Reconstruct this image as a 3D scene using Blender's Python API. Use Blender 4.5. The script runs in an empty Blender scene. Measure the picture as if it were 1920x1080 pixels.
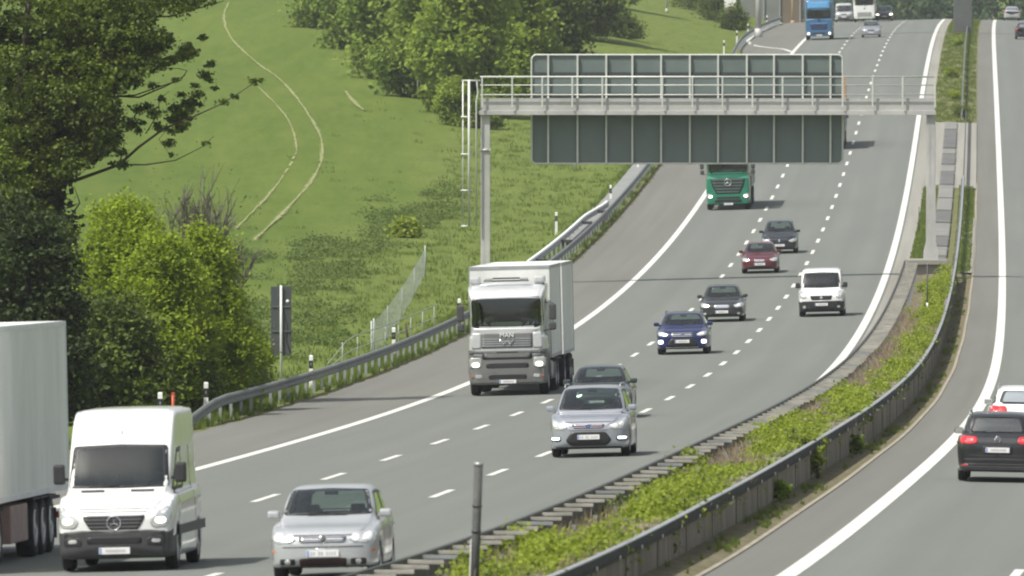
import bpy, bmesh, math, random
import numpy as np
from mathutils import Vector, Matrix
from mathutils.bvhtree import BVHTree
random.seed(7); RNG = np.random.default_rng(11)
SC = bpy.context.scene; COL = SC.collection
# ------------------------------------------------------------------ camera, sky, sun, exposure
F = 22100.0            # focal length in pixels of a 1920 px wide picture (a long tele lens)
ZC = 20.0              # height of the lens above the scene's datum
cam_d = bpy.data.cameras.new('camera'); cam = bpy.data.objects.new('camera', cam_d); COL.objects.link(cam)
cam_d.sensor_width = 36.0; cam_d.lens = F/1920*36; cam_d.clip_start = 5; cam_d.clip_end = 9000
cam.location = (0, 0, ZC); cam.rotation_euler = (math.radians(90) - math.atan(540/F), 0, 0)
cam_d.dof.use_dof = True; cam_d.dof.focus_distance = 400; cam_d.dof.aperture_fstop = 7.5
SC.camera = cam
SUN_EL, SUN_AZ = math.radians(57), math.radians(-128)   # azimuth clockwise from +Y
sv = Vector((math.sin(SUN_AZ)*math.cos(SUN_EL), math.cos(SUN_AZ)*math.cos(SUN_EL), math.sin(SUN_EL)))
w = bpy.data.worlds.new('World'); SC.world = w; w.use_nodes = True
nt = w.node_tree; bg = nt.nodes['Background']
sky = nt.nodes.new('ShaderNodeTexSky'); sky.sky_type = 'NISHITA'; sky.sun_disc = False
sky.sun_elevation = SUN_EL; sky.sun_rotation = SUN_AZ; sky.air_density = 1.4; sky.dust_density = 3.5; sky.ozone_density = 1.0
hs = nt.nodes.new('ShaderNodeHueSaturation'); hs.inputs['Saturation'].default_value = 0.45      # thin white cloud greys the blue
nt.links.new(sky.outputs[0], hs.inputs['Color']); nt.links.new(hs.outputs[0], bg.inputs[0]); bg.inputs[1].default_value = 0.105
sl = bpy.data.lights.new('sun', 'SUN'); sl.energy = 4.2; sl.angle = math.radians(0.6); sl.color = (1.0, 0.955, 0.88)
so = bpy.data.objects.new('sun', sl); COL.objects.link(so); so.rotation_euler = sv.to_track_quat('Z', 'Y').to_euler()
SC.view_settings.view_transform = 'Standard'; SC.view_settings.look = 'None'
SC.view_settings.exposure = 0.35; SC.view_settings.gamma = 1.0
SC.cycles.filter_width = 2.1; SC.cycles.max_bounces = 6; SC.cycles.transparent_max_bounces = 12; SC.cycles.volume_bounces = 0

# ------------------------------------------------------------------ the lie of the road
_Z = [-8.109,-8.706,-9.186,-9.577,-9.91,-10.215,-10.52,-10.836,-11.155,-11.468,-11.767,-12.043,-12.291,-12.506,-12.686,-12.829,-12.931,-12.991,-13.008,-12.982,-12.913,-12.8,-12.644,-12.444,-12.201,-11.916,-11.592,-11.232,-10.84,-10.417,-9.967,-9.492,-8.999,-8.497,-7.996,-7.506,-7.036,-6.59,-6.167,-5.767,-5.388,-5.029,-4.69,-4.372,-4.075,-3.801,-3.549,-3.321,-3.115,-2.931,-2.767,-2.624,-2.5,-2.392,-2.298,-2.216]
_L = [-8.547,-7.201,-5.848,-4.499,-3.163,-1.851,-0.572,0.663,1.843,2.963,4.026,5.039,6.009,6.945,7.852,8.739,9.612,10.476,11.331,12.177,13.016,13.848,14.673,15.493,16.307,17.117,17.923,18.725,19.525,20.323,21.119,21.913,22.706,23.498,24.29,25.081,25.873,26.665,27.457,28.25,29.045,29.841,30.639,31.439,32.242,33.048,33.856,34.668,35.484,36.304,37.128,37.956,38.79,39.629,40.473,41.323]
_D = [140+20*i for i in range(len(_Z))]
_dz = [-400, 0, 60, 100] + _D + [1260, 1280, 1310, 1350, 1400, 1500, 1700, 4000]
_zz = [4.0, -5.4, -6.5, -7.2] + _Z + [-2.16, -2.16, -2.3, -2.8, -3.7, -6.0, -9.0, -9.0]
_dl = [-400, 0, 60, 100] + _D + [1300, 1400, 1700, 4000]
_ll = [-44.5, -17.9, -13.9, -11.2] + _L + [43.9, 48.3, 61.6, 165.0]
def pchip(xs, ys):
    x = np.array(xs, float); y = np.array(ys, float); h = np.diff(x); d = np.diff(y)/h
    m = np.zeros(len(x)); m[0] = d[0]; m[-1] = d[-1]
    for i in range(1, len(x)-1):
        if d[i-1]*d[i] > 0:
            w1 = 2*h[i]+h[i-1]; w2 = h[i]+2*h[i-1]; m[i] = (w1+w2)/(w1/d[i-1]+w2/d[i])
    def f(q):
        q = np.clip(np.asarray(q, float), x[0], x[-1]); i = np.clip(np.searchsorted(x, q, 'right')-1, 0, len(x)-2)
        t = (q-x[i])/h[i]
        return ((2*t**3-3*t**2+1)*y[i] + (t**3-2*t**2+t)*h[i]*m[i] + (-2*t**3+3*t**2)*y[i+1] + (t**3-t**2)*h[i]*m[i+1])
    return f
fZ = pchip(_dz, _zz); fL = pchip(_dl, _ll)
def sst(a, b, x): t = np.clip((x-a)/(b-a), 0, 1); return t*t*(3-2*t)
verge = lambda d: np.interp(d, [180, 221, 265, 314, 360, 460], [.12, .093, .02, -.06, -.10, -.18])
rail_h = lambda d: float(np.interp(d, [150, 180, 210, 250, 330, 480, 700], [.66, .73, .79, .79, .81, .77, .80]))
cross = lambda t: np.interp(t, [-13, -12, 4.2, 5.0, 7.7, 9.5, 22], [-.30, -.30, .105, .08, .02, 0, -.22])
def roadz(t, d): return ZC + fZ(d) + cross(t)
def groundz(t, d):
    t = np.asarray(t, float); d = np.asarray(d, float); a = -t; X = fL(d)+t
    base = fZ(d); far = np.where(d > 1240, -2.2 + 0.022*(d-1240), base)
    k = sst(22, 40, np.abs(t)); rise = np.where(d > 1500, 0.03*(d-1500), 0)
    z = base*(1-k)+far*k + rise + cross(t)
    inside = (t > -11.55) & (t < 20.8)
    h = np.interp(a, [11.5, 12.4, 13.2, 14.2, 16, 60, 120, 400], [0, 0.02, -0.10, -.05, 0.02, 3.2, 9.0, 46])
    cut = sst(850, 1010, d)*np.interp(a, [13.5, 15, 28, 45, 400], [0, 0.2, 1.6, 1.4, 0])
    und = 0.32*np.sin(X*0.19+d*0.021)*np.sin(d*0.013-1.1)*np.clip((a-15)/25, 0, 1)
    h = h - .14*sst(985, 1005, d)*(a < 13.15)
    hl = np.where(a > 11.5, h+cut+und, 0)
    hr = np.where(t > 20.8, -0.03*(t-20.8) + np.clip(t-26, 0, 200)*0.06, 0)
    med = np.interp(t, [4.2, 4.95, 5.2, 7.0, 7.2, 7.3, 7.6, 8.0, 8.1], [-.05, -.05, .10, .28, .28, -.09, -.08, -.02, -.05])*1.0
    med = np.where((t > 7.29) & (t < 8.0), np.interp(t, [7.3, 7.6, 8.0], [1, .8, 0])*verge(d)-.02, med)
    medf = np.interp(t, [4.2, 4.95, 5.2, 7.4, 7.97, 8.0], [-.05, -.02, .03, .03, .0, -.05])
    kk = sst(546, 552, d)
    m2 = med*(1-kk)+medf*kk
    isl = (t > 4.2) & (t < 8.1)
    return ZC + z + hl + hr + np.where(inside & ~isl, -.05, 0) + np.where(isl, m2, 0)
def P(t, d, h=0.0):                       # a point on the road at offset t from the lane line, distance d
    return Vector((float(fL(d))+t, d, float(roadz(t, d))+h))
def solve(u, v, h=0.0, z=roadz, lo=60, hi=1275):
    for _ in range(48):
        m = (lo+hi)/2; X = (u-960)*m/F
        if (ZC-(float(z(X-fL(m), m))+h))*F/m > v: lo = m
        else: hi = m
    X = (u-960)*lo/F
    return X-float(fL(lo)), lo
def ter(u, v, d0=200, d1=1500, h=0.0):   # first point of the ground seen along a line of sight
    ds = np.arange(d0, d1, 1.0); X = (u-960)*ds/F
    hit = (groundz(X-fL(ds), ds)+h) >= ZC - v*ds/F
    i = int(np.argmax(hit)) if hit.any() else len(ds)-1
    return float(X[i]), float(ds[i]), float(groundz(X[i]-fL(ds[i]), ds[i]))

# ------------------------------------------------------------------ materials
MATS = {}
def mat(name, col, rough=.6, metal=0., coat=0., noise=0., nscale=3., bump=0., bscale=20., emit=None, estr=0., spec=.5, stretch=(1,1,1), col2=None):
    if name in MATS: return MATS[name]
    m = bpy.data.materials.new(name); m.use_nodes = True; n = m.node_tree.nodes; l = m.node_tree.links; b = n['Principled BSDF']
    b.inputs['Base Color'].default_value = (*col, 1); b.inputs['Roughness'].default_value = rough; b.inputs['Metallic'].default_value = metal
    b.inputs['Coat Weight'].default_value = coat; b.inputs['Coat Roughness'].default_value = .05; b.inputs['Specular IOR Level'].default_value = spec
    tc = n.new('ShaderNodeTexCoord'); mp = n.new('ShaderNodeMapping'); l.new(tc.outputs['Object'], mp.inputs[0]); mp.inputs['Scale'].default_value = stretch
    if noise > 0 or col2:
        t = n.new('ShaderNodeTexNoise'); t.inputs['Scale'].default_value = nscale; t.inputs['Detail'].default_value = 6; t.inputs['Roughness'].default_value = .65
        l.new(mp.outputs[0], t.inputs[0]); r = n.new('ShaderNodeValToRGB'); l.new(t.outputs[0], r.inputs[0])
        c2 = col2 or tuple(c*(1+noise) for c in col); c1 = col if col2 else tuple(c*(1-noise) for c in col)
        r.color_ramp.elements[0].position = .32; r.color_ramp.elements[1].position = .68
        r.color_ramp.elements[0].color = (*c1, 1); r.color_ramp.elements[1].color = (*c2, 1); l.new(r.outputs[0], b.inputs['Base Color'])
    if bump > 0:
        t = n.new('ShaderNodeTexNoise'); t.inputs['Scale'].default_value = bscale; t.inputs['Detail'].default_value = 5; l.new(mp.outputs[0], t.inputs[0])
        bp = n.new('ShaderNodeBump'); bp.inputs['Strength'].default_value = bump; bp.inputs['Distance'].default_value = .05
        l.new(t.outputs[0], bp.inputs['Height']); l.new(bp.outputs[0], b.inputs['Normal'])
    if emit: b.inputs['Emission Color'].default_value = (*emit, 1); b.inputs['Emission Strength'].default_value = estr
    MATS[name] = m; return m
def paint(name, col, metal=0.0, rough=.35): return mat('paint_'+name, col, rough=rough, metal=metal, coat=.8, noise=.06, nscale=2.5)
def road_mat(name, base, warm, tracks):
    m = bpy.data.materials.new(name); m.use_nodes = True; n = m.node_tree.nodes; l = m.node_tree.links; b = n['Principled BSDF']
    uv = n.new('ShaderNodeUVMap'); uv.uv_map = 'road'
    def noise(sx, sy, det=5, ro=.6):
        mp = n.new('ShaderNodeMapping'); mp.inputs['Scale'].default_value = (sx, sy, 1); l.new(uv.outputs[0], mp.inputs[0])
        t = n.new('ShaderNodeTexNoise'); t.inputs['Scale'].default_value = 1; t.inputs['Detail'].default_value = det; t.inputs['Roughness'].default_value = ro
        l.new(mp.outputs[0], t.inputs[0]); return t.outputs[0]
    def mth(op, a, c, cl=False):
        x = n.new('ShaderNodeMath'); x.operation = op; x.use_clamp = cl
        for i, q in enumerate((a, c)):
            if isinstance(q, (int, float)): x.inputs[i].default_value = q
            else: l.new(q, x.inputs[i])
        return x.outputs[0]
    def mix(f, a, c):
        x = n.new('ShaderNodeMix'); x.data_type = 'RGBA'
        if isinstance(f, float): x.inputs[0].default_value = f
        else: l.new(f, x.inputs[0])
        for i, q in ((6, a), (7, c)):
            if isinstance(q, tuple): x.inputs[i].default_value = (*q, 1)
            else: l.new(q, x.inputs[i])
        return x.outputs[2]
    big = noise(.35, .02, 4); st = noise(1.6, .012, 5, .55); fine = noise(9, 3, 6, .7); patch = noise(.12, .006, 2)
    f1 = mth('MULTIPLY', mth('SUBTRACT', big, .38), 2.6, True)
    c = mix(f1, tuple(x*.93 for x in base), tuple(x*1.06 for x in base))
    f2 = mth('MULTIPLY', mth('SUBTRACT', st, .45), 2.4, True)
    c = mix(mth('MULTIPLY', f2, .9), c, tuple(x*.86 for x in warm))
    if tracks:
        sep = n.new('ShaderNodeSeparateXYZ'); l.new(uv.outputs[0], sep.inputs[0])
        w_ = mth('ADD', mth('MULTIPLY', mth('COSINE', mth('MULTIPLY', sep.outputs[0], 2*math.pi/1.87), 0), .5), .5)
        c = mix(mth('MULTIPLY', w_, .5), c, tuple(x*.86 for x in base))
    c = mix(mth('MULTIPLY', mth('SUBTRACT', fine, .5), 1.1, True), c, tuple(x*1.22 for x in base))
    f3 = mth('MULTIPLY', mth('SUBTRACT', patch, .55), 3.0, True)
    c = mix(mth('MULTIPLY', f3, .6), c, tuple(x*.9 for x in base))
    l.new(c, b.inputs['Base Color']); b.inputs['Roughness'].default_value = .85; b.inputs['Specular IOR Level'].default_value = .25
    bp = n.new('ShaderNodeBump'); bp.inputs['Strength'].default_value = .25; bp.inputs['Distance'].default_value = .01
    l.new(fine, bp.inputs['Height']); l.new(bp.outputs[0], b.inputs['Normal'])
    return m
def leaf_mat(name, c1, c2, trans=.35, nscale=.8):
    m = bpy.data.materials.new(name); m.use_nodes = True; n = m.node_tree.nodes; l = m.node_tree.links; b = n['Principled BSDF']; out = n['Material Output']
    at = n.new('ShaderNodeAttribute'); at.attribute_name = 'rnd'
    g = n.new('ShaderNodeTexCoord'); t = n.new('ShaderNodeTexNoise'); t.inputs['Scale'].default_value = nscale; t.inputs['Detail'].default_value = 3
    l.new(g.outputs['Object'], t.inputs[0])
    a = n.new('ShaderNodeMath'); a.operation = 'MULTIPLY_ADD'; l.new(at.outputs['Fac'], a.inputs[0]); a.inputs[1].default_value = .55
    s = n.new('ShaderNodeMath'); s.operation = 'MULTIPLY_ADD'; l.new(t.outputs[0], s.inputs[0]); s.inputs[1].default_value = 1.3; s.inputs[2].default_value = -.42; l.new(s.outputs[0], a.inputs[2]); a.use_clamp = True
    mx = n.new('ShaderNodeMix'); mx.data_type = 'RGBA'; l.new(a.outputs[0], mx.inputs[0]); mx.inputs[6].default_value = (*c1, 1); mx.inputs[7].default_value = (*c2, 1)
    l.new(mx.outputs[2], b.inputs['Base Color']); b.inputs['Roughness'].default_value = .6; b.inputs['Specular IOR Level'].default_value = .3
    tr = n.new('ShaderNodeBsdfTranslucent'); l.new(mx.outputs[2], tr.inputs[0]); ms = n.new('ShaderNodeMixShader'); ms.inputs[0].default_value = trans
    l.new(b.outputs[0], ms.inputs[1]); l.new(tr.outputs[0], ms.inputs[2]); l.new(ms.outputs[0], out.inputs[0]); return m
def glass_mat(name, tint, refl=1.0):
    m = bpy.data.materials.new(name); m.use_nodes = True; n = m.node_tree.nodes; l = m.node_tree.links; out = n['Material Output']; n.remove(n['Principled BSDF'])
    tr = n.new('ShaderNodeBsdfTransparent'); tr.inputs[0].default_value = (*tint, 1); gl = n.new('ShaderNodeBsdfGlossy'); gl.inputs['Roughness'].default_value = .04
    gl.inputs[0].default_value = (.85, .9, .88, 1)
    fr = n.new('ShaderNodeFresnel'); fr.inputs[0].default_value = 1.55; mu = n.new('ShaderNodeMath'); mu.operation = 'MULTIPLY'; mu.inputs[1].default_value = refl; mu.use_clamp = True
    l.new(fr.outputs[0], mu.inputs[0]); ms = n.new('ShaderNodeMixShader'); l.new(mu.outputs[0], ms.inputs[0]); l.new(tr.outputs[0], ms.inputs[1]); l.new(gl.outputs[0], ms.inputs[2]); l.new(ms.outputs[0], out.inputs[0]); return m

M_GLASS = glass_mat('tinted_glass', (.58, .67, .62), 2.0)
M_BLACK = mat('black_plastic', (.022, .023, .024), .5, noise=.2, nscale=6)
M_DARK = mat('dark_plastic', (.05, .052, .053), .55, noise=.2, nscale=6)
M_RUB = mat('tyre_rubber', (.018, .018, .018), .85, noise=.3, nscale=12)
M_CHROME = mat('chrome', (.8, .81, .82), .15, metal=1)
M_RIM = mat('alloy', (.45, .46, .47), .35, metal=.9, noise=.1)
M_LAMP = mat('headlamp_lens', (.62, .64, .63), .12, metal=.45, noise=.25, nscale=14, coat=1.)
M_REFB = mat('lamp_bowl', (.78, .79, .78), .3, metal=.3, noise=.15, nscale=30)
M_LAMPON = mat('headlamp_lit', (.9, .9, .85), .2, emit=(1, .93, .75), estr=2.2)
M_DRL = mat('daylight_lamp_lit', (.9, .95, 1), .2, emit=(.8, .9, 1), estr=3.0)
M_RED = mat('red_lens', (.55, .015, .02), .15, coat=1, noise=.2, nscale=10)
M_PLATE = mat('number_plate', (.75, .75, .74), .4, noise=.04)
M_SMUDGE = mat('plate_characters', (.50, .50, .51), .5, noise=.2)
M_BLUE = mat('plate_blue', (.25, .32, .55), .4, noise=.1)
M_SEAT = mat('seat_fabric', (.11, .115, .115), .9, noise=.3, nscale=8)
M_GALV = mat('galvanised_steel', (.36, .38, .39), .5, metal=.55, noise=.14, nscale=2.5)
M_RAIL = mat('weathered_rail_steel', (.16, .172, .165), .6, metal=.15, noise=.22, nscale=1.2)
M_WHITE = mat('white_plastic', (.78, .78, .76), .5, noise=.05)
M_REFL = mat('orange_reflector', (.7, .18, .02), .3, noise=.1)

# ------------------------------------------------------------------ mesh helpers
def link(name, me, parent=None, m=None):
    o = bpy.data.objects.new(name, me); COL.objects.link(o)
    if m is not None and me is not None and len(me.materials) == 0: me.materials.append(m)
    if parent:
        o.parent = parent
        if parent.name in WROOT: o.matrix_parent_inverse = Matrix.Translation(-parent.location)
    return o
WROOT = set()
def empty(name, label, cat, loc=(0,0,0), group=None):
    o = bpy.data.objects.new(name, None); COL.objects.link(o); o.location = loc; o.empty_display_size = .3
    return tag(o, label, cat, group)
def wroot(name, label, cat, loc, group=None):      # an Empty whose parts are written in world coordinates
    o = empty(name, label, cat, loc, group); WROOT.add(o.name); return o
def tag(o, label, cat, group=None, kind=None):
    o['label'] = label; o['category'] = cat
    if group: o['group'] = group
    if kind: o['kind'] = kind
    return o
def mesh_np(name, V, Q, smooth=False):
    me = bpy.data.meshes.new(name); V = np.asarray(V, np.float32); Q = np.asarray(Q, np.int32); k = Q.shape[1]
    me.vertices.add(len(V)); me.vertices.foreach_set('co', V.ravel()); me.loops.add(Q.size); me.loops.foreach_set('vertex_index', Q.ravel())
    me.polygons.add(len(Q)); me.polygons.foreach_set('loop_start', np.arange(0, Q.size, k, dtype=np.int32)); me.polygons.foreach_set('loop_total', np.full(len(Q), k, np.int32))
    if smooth: me.polygons.foreach_set('use_smooth', np.ones(len(Q), bool))
    me.update(calc_edges=True); me.validate(); return me
class MB:
    def __init__(s): s.v = []; s.f = []; s.mi = []; s.sm = []; s.cur = 0
    def add(s, vs, fs, smooth=False):
        o = len(s.v); s.v += [tuple(v) for v in vs]; s.f += [tuple(i+o for i in f) for f in fs]; s.mi += [s.cur]*len(fs); s.sm += [smooth]*len(fs)
    def box(s, c, d, bev=0.0, rot=None):
        bm = bmesh.new(); bmesh.ops.create_cube(bm, size=1)
        for v in bm.verts: v.co = Vector((v.co.x*d[0], v.co.y*d[1], v.co.z*d[2]))
        if bev > 0: bmesh.ops.bevel(bm, geom=bm.edges[:], offset=bev, segments=2, affect='EDGES', profile=.6)
        R = rot if rot else Matrix.Identity(3)
        vs = [R @ v.co + Vector(c) for v in bm.verts]; bm.verts.index_update()
        s.add(vs, [[v.index for v in f.verts] for f in bm.faces]); bm.free(); return s
    def tube(s, p, r, n=8, cap=True):
        if isinstance(r, (int, float)): r = [r]*len(p)
        p = [Vector(q) for q in p]; vs = []; fs = []
        for i, q in enumerate(p):
            t = (p[min(i+1, len(p)-1)]-p[max(i-1, 0)]).normalized(); a = t.cross(Vector((0, 0, 1)))
            if a.length < .05: a = t.cross(Vector((0, 1, 0)))
            a.normalize(); b = t.cross(a)
            for k in range(n): an = 2*math.pi*k/n; vs.append(q + (a*math.cos(an)+b*math.sin(an))*r[i])
        for i in range(len(p)-1):
            for k in range(n): fs.append((i*n+k, i*n+(k+1) % n, (i+1)*n+(k+1) % n, (i+1)*n+k))
        if cap: fs.append(tuple(range(n))[::-1]); fs.append(tuple((len(p)-1)*n+k for k in range(n)))
        s.add(vs, fs, n > 4); return s
    def sweep(s, rows, closed=False):                                  # rows: list of equal-length point lists
        n = len(rows[0]); vs = [q for r in rows for q in r]; fs = []
        for i in range(len(rows)-1):
            for k in range(n if closed else n-1): fs.append((i*n+k, i*n+(k+1) % n, (i+1)*n+(k+1) % n, (i+1)*n+k))
        s.add(vs, fs); return s
    def mesh(s, name):
        me = bpy.data.meshes.new(name); me.from_pydata(s.v, [], s.f)
        me.polygons.foreach_set('material_index', s.mi); me.polygons.foreach_set('use_smooth', s.sm); me.update(); return me
    def build(s, name, m, parent=None):
        me = s.mesh(name)
        for q in (m if isinstance(m, (list, tuple)) else [m]): me.materials.append(q)
        return link(name, me, parent)

# ================================================================== THE SETTING
def sheet(name, t0, t1, d0, d1, h, nt_, m, step=6., d_off=None, kind='structure', zf=roadz, parent=None):
    ds = np.arange(d0, d1+step*.5, step); ds[-1] = d1
    ts = np.linspace(0, 1, nt_+1); V = []; UV = []
    for d in ds:
        a = t0(d) if callable(t0) else t0; b = t1(d) if callable(t1) else t1
        for k in ts: t = a+(b-a)*k; V.append((fL(d)+t, d, zf(t, d)+h)); UV.append((t, d))
    n = nt_+1; Q = [(i*n+j, i*n+j+1, (i+1)*n+j+1, (i+1)*n+j) for i in range(len(ds)-1) for j in range(nt_)]
    me = mesh_np(name, V, Q); uv = me.uv_layers.new(name='road'); idx = np.zeros(len(me.loops), np.int32); me.loops.foreach_get('vertex_index', idx)
    uv.data.foreach_set('uv', np.array(UV, np.float32)[idx].ravel()); me.materials.append(m); o = link(name, me, parent)
    if kind: o['kind'] = kind
    return o
ASPH = (.150, .163, .148); WARM = (.165, .155, .138)
M_ASPH = road_mat('asphalt_lanes', ASPH, (.15, .153, .138), True)
M_SHOULD = road_mat('asphalt_shoulder', (.152, .154, .138), (.142, .138, .120), False)
M_CONC = road_mat('concrete_strip', (.27, .265, .235), (.19, .18, .15), False)
M_LINE = mat('road_paint', (.60, .60, .555), .6, noise=.2, nscale=5.0)
wob = lambda d: -11.58+.10*math.sin(d*.9)+.06*math.sin(d*2.3)
ramp = lambda d: wob(d) - 1.25*float(sst(985, 1040, d))
sheet('carriageway', -7.85, 4.30, 60, 1480, 0, 12, M_ASPH)
sheet('hard_shoulder', ramp, -7.85, 60, 1480, 0, 4, M_SHOULD, 3.)
sheet('edge_strip', 4.30, 4.98, 60, 1480, 0, 2, M_CONC)
sheet('carriageway', 9.30, 20.9, 60, 1480, 0, 8, M_ASPH)
sheet('median_shoulder', 8.07, 9.30, 60, 1480, 0, 2, M_SHOULD)
# paved crossing through the median
sheet('crossover_paving', 4.98, 8.05, 688, 802, .06, 4, M_CONC)
sheet('crossover_paving', 7.35, 8.05, 552, 640, .06, 1, M_CONC, 8)
H4 = .004
sheet('road_marking', -7.87, -7.57, 60, 1470, H4, 1, M_LINE)
sheet('road_marking', 3.88, 4.20, 60, 1470, H4, 1, M_LINE)
sheet('road_marking', 9.29, 9.62, 60, 1470, H4*1.5, 1, M_LINE)
def dashes(name, t, d0, n, per=18., ln=6., wd=.17):
    V = []; Q = []
    for k in range(n):
        a = d0+per*k; ds = [a-ln/2, a, a+ln/2]
        for d in ds:
            for s in (-wd/2, wd/2): V.append(P(t+s, d, H4))
        b = len(V)-6; Q += [(b, b+1, b+3, b+2), (b+2, b+3, b+5, b+4)]
    me = mesh_np(name, V, Q); me.materials.append(M_LINE); o = link(name, me); o['kind'] = 'structure'
dashes('lane_dashes', 0.0, 246-18*10, 76); dashes('lane_dashes', -3.68, 246-18*10, 76); dashes('lane_dashes', 13.15, 196-18*7, 76)
M_SEAM = mat('bitumen_seam', (.055, .055, .05), .9, noise=.3, nscale=1.5)
for d, wd in ((690, .2),):
    for a, b in ((8.08, 20.8),):
        sheet('road_seam', a, b, d-wd/2, d+wd/2, H4*.7, 10, M_SEAM, wd)
# slip-road nose lines at the top left
def road_line(name, px, wd):
    pts = []
    for u, v in px:
        t, d = solve(u, v, 0, roadz, 900); pts.append(Vector((fL(d)+t, d)))
    q = []
    for i in range(len(pts)-1):
        p0 = pts[max(i-1, 0)]; p1 = pts[i]; p2 = pts[i+1]; p3 = pts[min(i+2, len(pts)-1)]
        for k in range(8):
            s = k/8; q.append(.5*((2*p1)+(p2-p0)*s+(2*p0-5*p1+4*p2-p3)*s*s+(3*p1-p0-3*p2+p3)*s**3))
    q.append(pts[-1]); V = []; Q = []
    for i, p in enumerate(q):
        tn = (q[min(i+1, len(q)-1)]-q[max(i-1, 0)]).normalized(); nn = Vector((-tn.y, tn.x))
        for s in (-wd/2, wd/2): c = p+nn*s; V.append((c.x, c.y, float(roadz(c.x-fL(c.y), c.y))+H4))
    Q = [(2*i, 2*i+1, 2*i+3, 2*i+2) for i in range(len(q)-1)]
    me = mesh_np(name, V, Q); me.materials.append(M_LINE); o = link(name, me); o['kind'] = 'structure'
road_line('road_marking', [(1466, 43), (1440, 52), (1415, 65), (1403, 76), (1411, 84), (1440, 89), (1468, 92), (1484, 97)], .34)

# ground, one sheet to the horizon
def ground_mat():
    m = bpy.data.materials.new('grassland'); m.use_nodes = True; n = m.node_tree.nodes; l = m.node_tree.links; b = n['Principled BSDF']
    uv = n.new('ShaderNodeUVMap'); uv.uv_map = 'road'; at = n.new('ShaderNodeAttribute'); at.attribute_name = 'cover'
    def noise(sx, sy, det=5, ro=.6, off=0):
        mp = n.new('ShaderNodeMapping'); mp.inputs['Scale'].default_value = (sx, sy, 1); mp.inputs['Location'].default_value = (off, off, 0); l.new(uv.outputs[0], mp.inputs[0])
        t = n.new('ShaderNodeTexNoise'); t.inputs['Scale'].default_value = 1; t.inputs['Detail'].default_value = det; t.inputs['Roughness'].default_value = ro; l.new(mp.outputs[0], t.inputs[0]); return t.outputs[0]
    def ramp(f, a, c, lo=.35, hi=.65):
        r = n.new('ShaderNodeValToRGB'); l.new(f, r.inputs[0]); r.color_ramp.elements[0].position = lo; r.color_ramp.elements[1].position = hi
        r.color_ramp.elements[0].color = (*a, 1); r.color_ramp.elements[1].color = (*c, 1); return r.outputs[0]
    def mix(f, a, c):
        x = n.new('ShaderNodeMix'); x.data_type = 'RGBA'
        if isinstance(f, float): x.inputs[0].default_value = f
        else: l.new(f, x.inputs[0])
        l.new(a, x.inputs[6]); l.new(c, x.inputs[7]); return x.outputs[2]
    field = ramp(noise(.11, .012, 5), (.072, .116, .018), (.110, .156, .028), .3, .7)
    field = mix(.35, field, ramp(noise(1.3, .09, 6, .7), (.062, .10, .016), (.135, .18, .036)))
    sx = n.new('ShaderNodeSeparateXYZ'); l.new(uv.outputs[0], sx.inputs[0])
    def mth(op, a, c):
        x = n.new('ShaderNodeMath'); x.operation = op; x.use_clamp = op == 'MAXIMUM'
        for i, q in enumerate((a, c)):
            if isinstance(q, (int, float)): x.inputs[i].default_value = q
            else: l.new(q, x.inputs[i])
        return x.outputs[0]
    ph = mth('ADD', mth('MULTIPLY', sx.outputs[0], 1.6), mth('MULTIPLY', mth('SINE', mth('MULTIPLY', sx.outputs[1], .0105), 0), 9.0)); band = mth('MAXIMUM', mth('MULTIPLY', mth('SINE', mth('ADD', ph, mth('MULTIPLY', noise(.2, .02, 3), 5.0)), 0), .5), 0)
    field = mix(band, field, ramp(noise(.5, .05, 5), (.090, .132, .022), (.132, .172, .036)))
    rough = ramp(noise(.7, .10, 7, .72, 5), (.075, .115, .02), (.15, .195, .042), .36, .66)
    rough = mix(.35, rough, ramp(noise(3.0, .5, 6, .75, 9), (.065, .095, .02), (.19, .225, .06)))
    soil = ramp(noise(3., 1.2, 7, .7, 3), (.115, .095, .068), (.235, .20, .148))
    sep = n.new('ShaderNodeSeparateColor'); l.new(at.outputs['Color'], sep.inputs[0])
    c = mix(sep.outputs[0], rough, field)
    c = mix(sep.outputs[1], c, soil)
    l.new(c, b.inputs['Base Color']); b.inputs['Roughness'].default_value = .95; b.inputs['Specular IOR Level'].default_value = .1
    bp = n.new('ShaderNodeBump'); bp.inputs['Strength'].default_value = .9; bp.inputs['Distance'].default_value = .12
    l.new(noise(2.5, .9, 7, .75), bp.inputs['Height']); l.new(bp.outputs[0], b.inputs['Normal']); return m
tcols = np.concatenate([np.linspace(-900, -140, 20)[:-1], np.linspace(-140, -20, 61)[:-1], np.linspace(-20, -11.0, 37)[:-1], [-10.6, -8, -4, 0, 3.5, 4.2, 4.6, 4.95, 5.2, 5.6, 6.2, 6.8, 7.0, 7.2, 7.3, 7.42, 7.7, 8.0, 8.1, 8.4, 12, 16, 20.6, 20.9], np.linspace(21.5, 60, 20), np.linspace(80, 900, 14)])
drows = np.concatenate([np.arange(-150, 140, 15), np.arange(140, 700, 3.), np.arange(700, 1500, 5.), np.arange(1500, 3600, 40.)])
DDm, TTm = np.meshgrid(drows, tcols, indexing='ij'); XX = fL(DDm)+TTm; GZ = groundz(TTm, DDm)
bumpy = sst(15, 18, -TTm)*(1-sst(28, 40, -TTm)); GZ = GZ + bumpy*RNG.normal(0, .035, GZ.shape)
nr, nc = XX.shape; ii = np.arange(nr-1)[:, None]*nc+np.arange(nc-1)[None]; Q = np.stack([ii, ii+1, ii+nc+1, ii+nc], -1).reshape(-1, 4)
gme = mesh_np('ground', np.stack([XX, DDm, GZ], -1).reshape(-1, 3), Q, True); uvl = gme.uv_layers.new(name='road'); idx = np.zeros(len(gme.loops), np.int32); gme.loops.foreach_get('vertex_index', idx)
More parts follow.
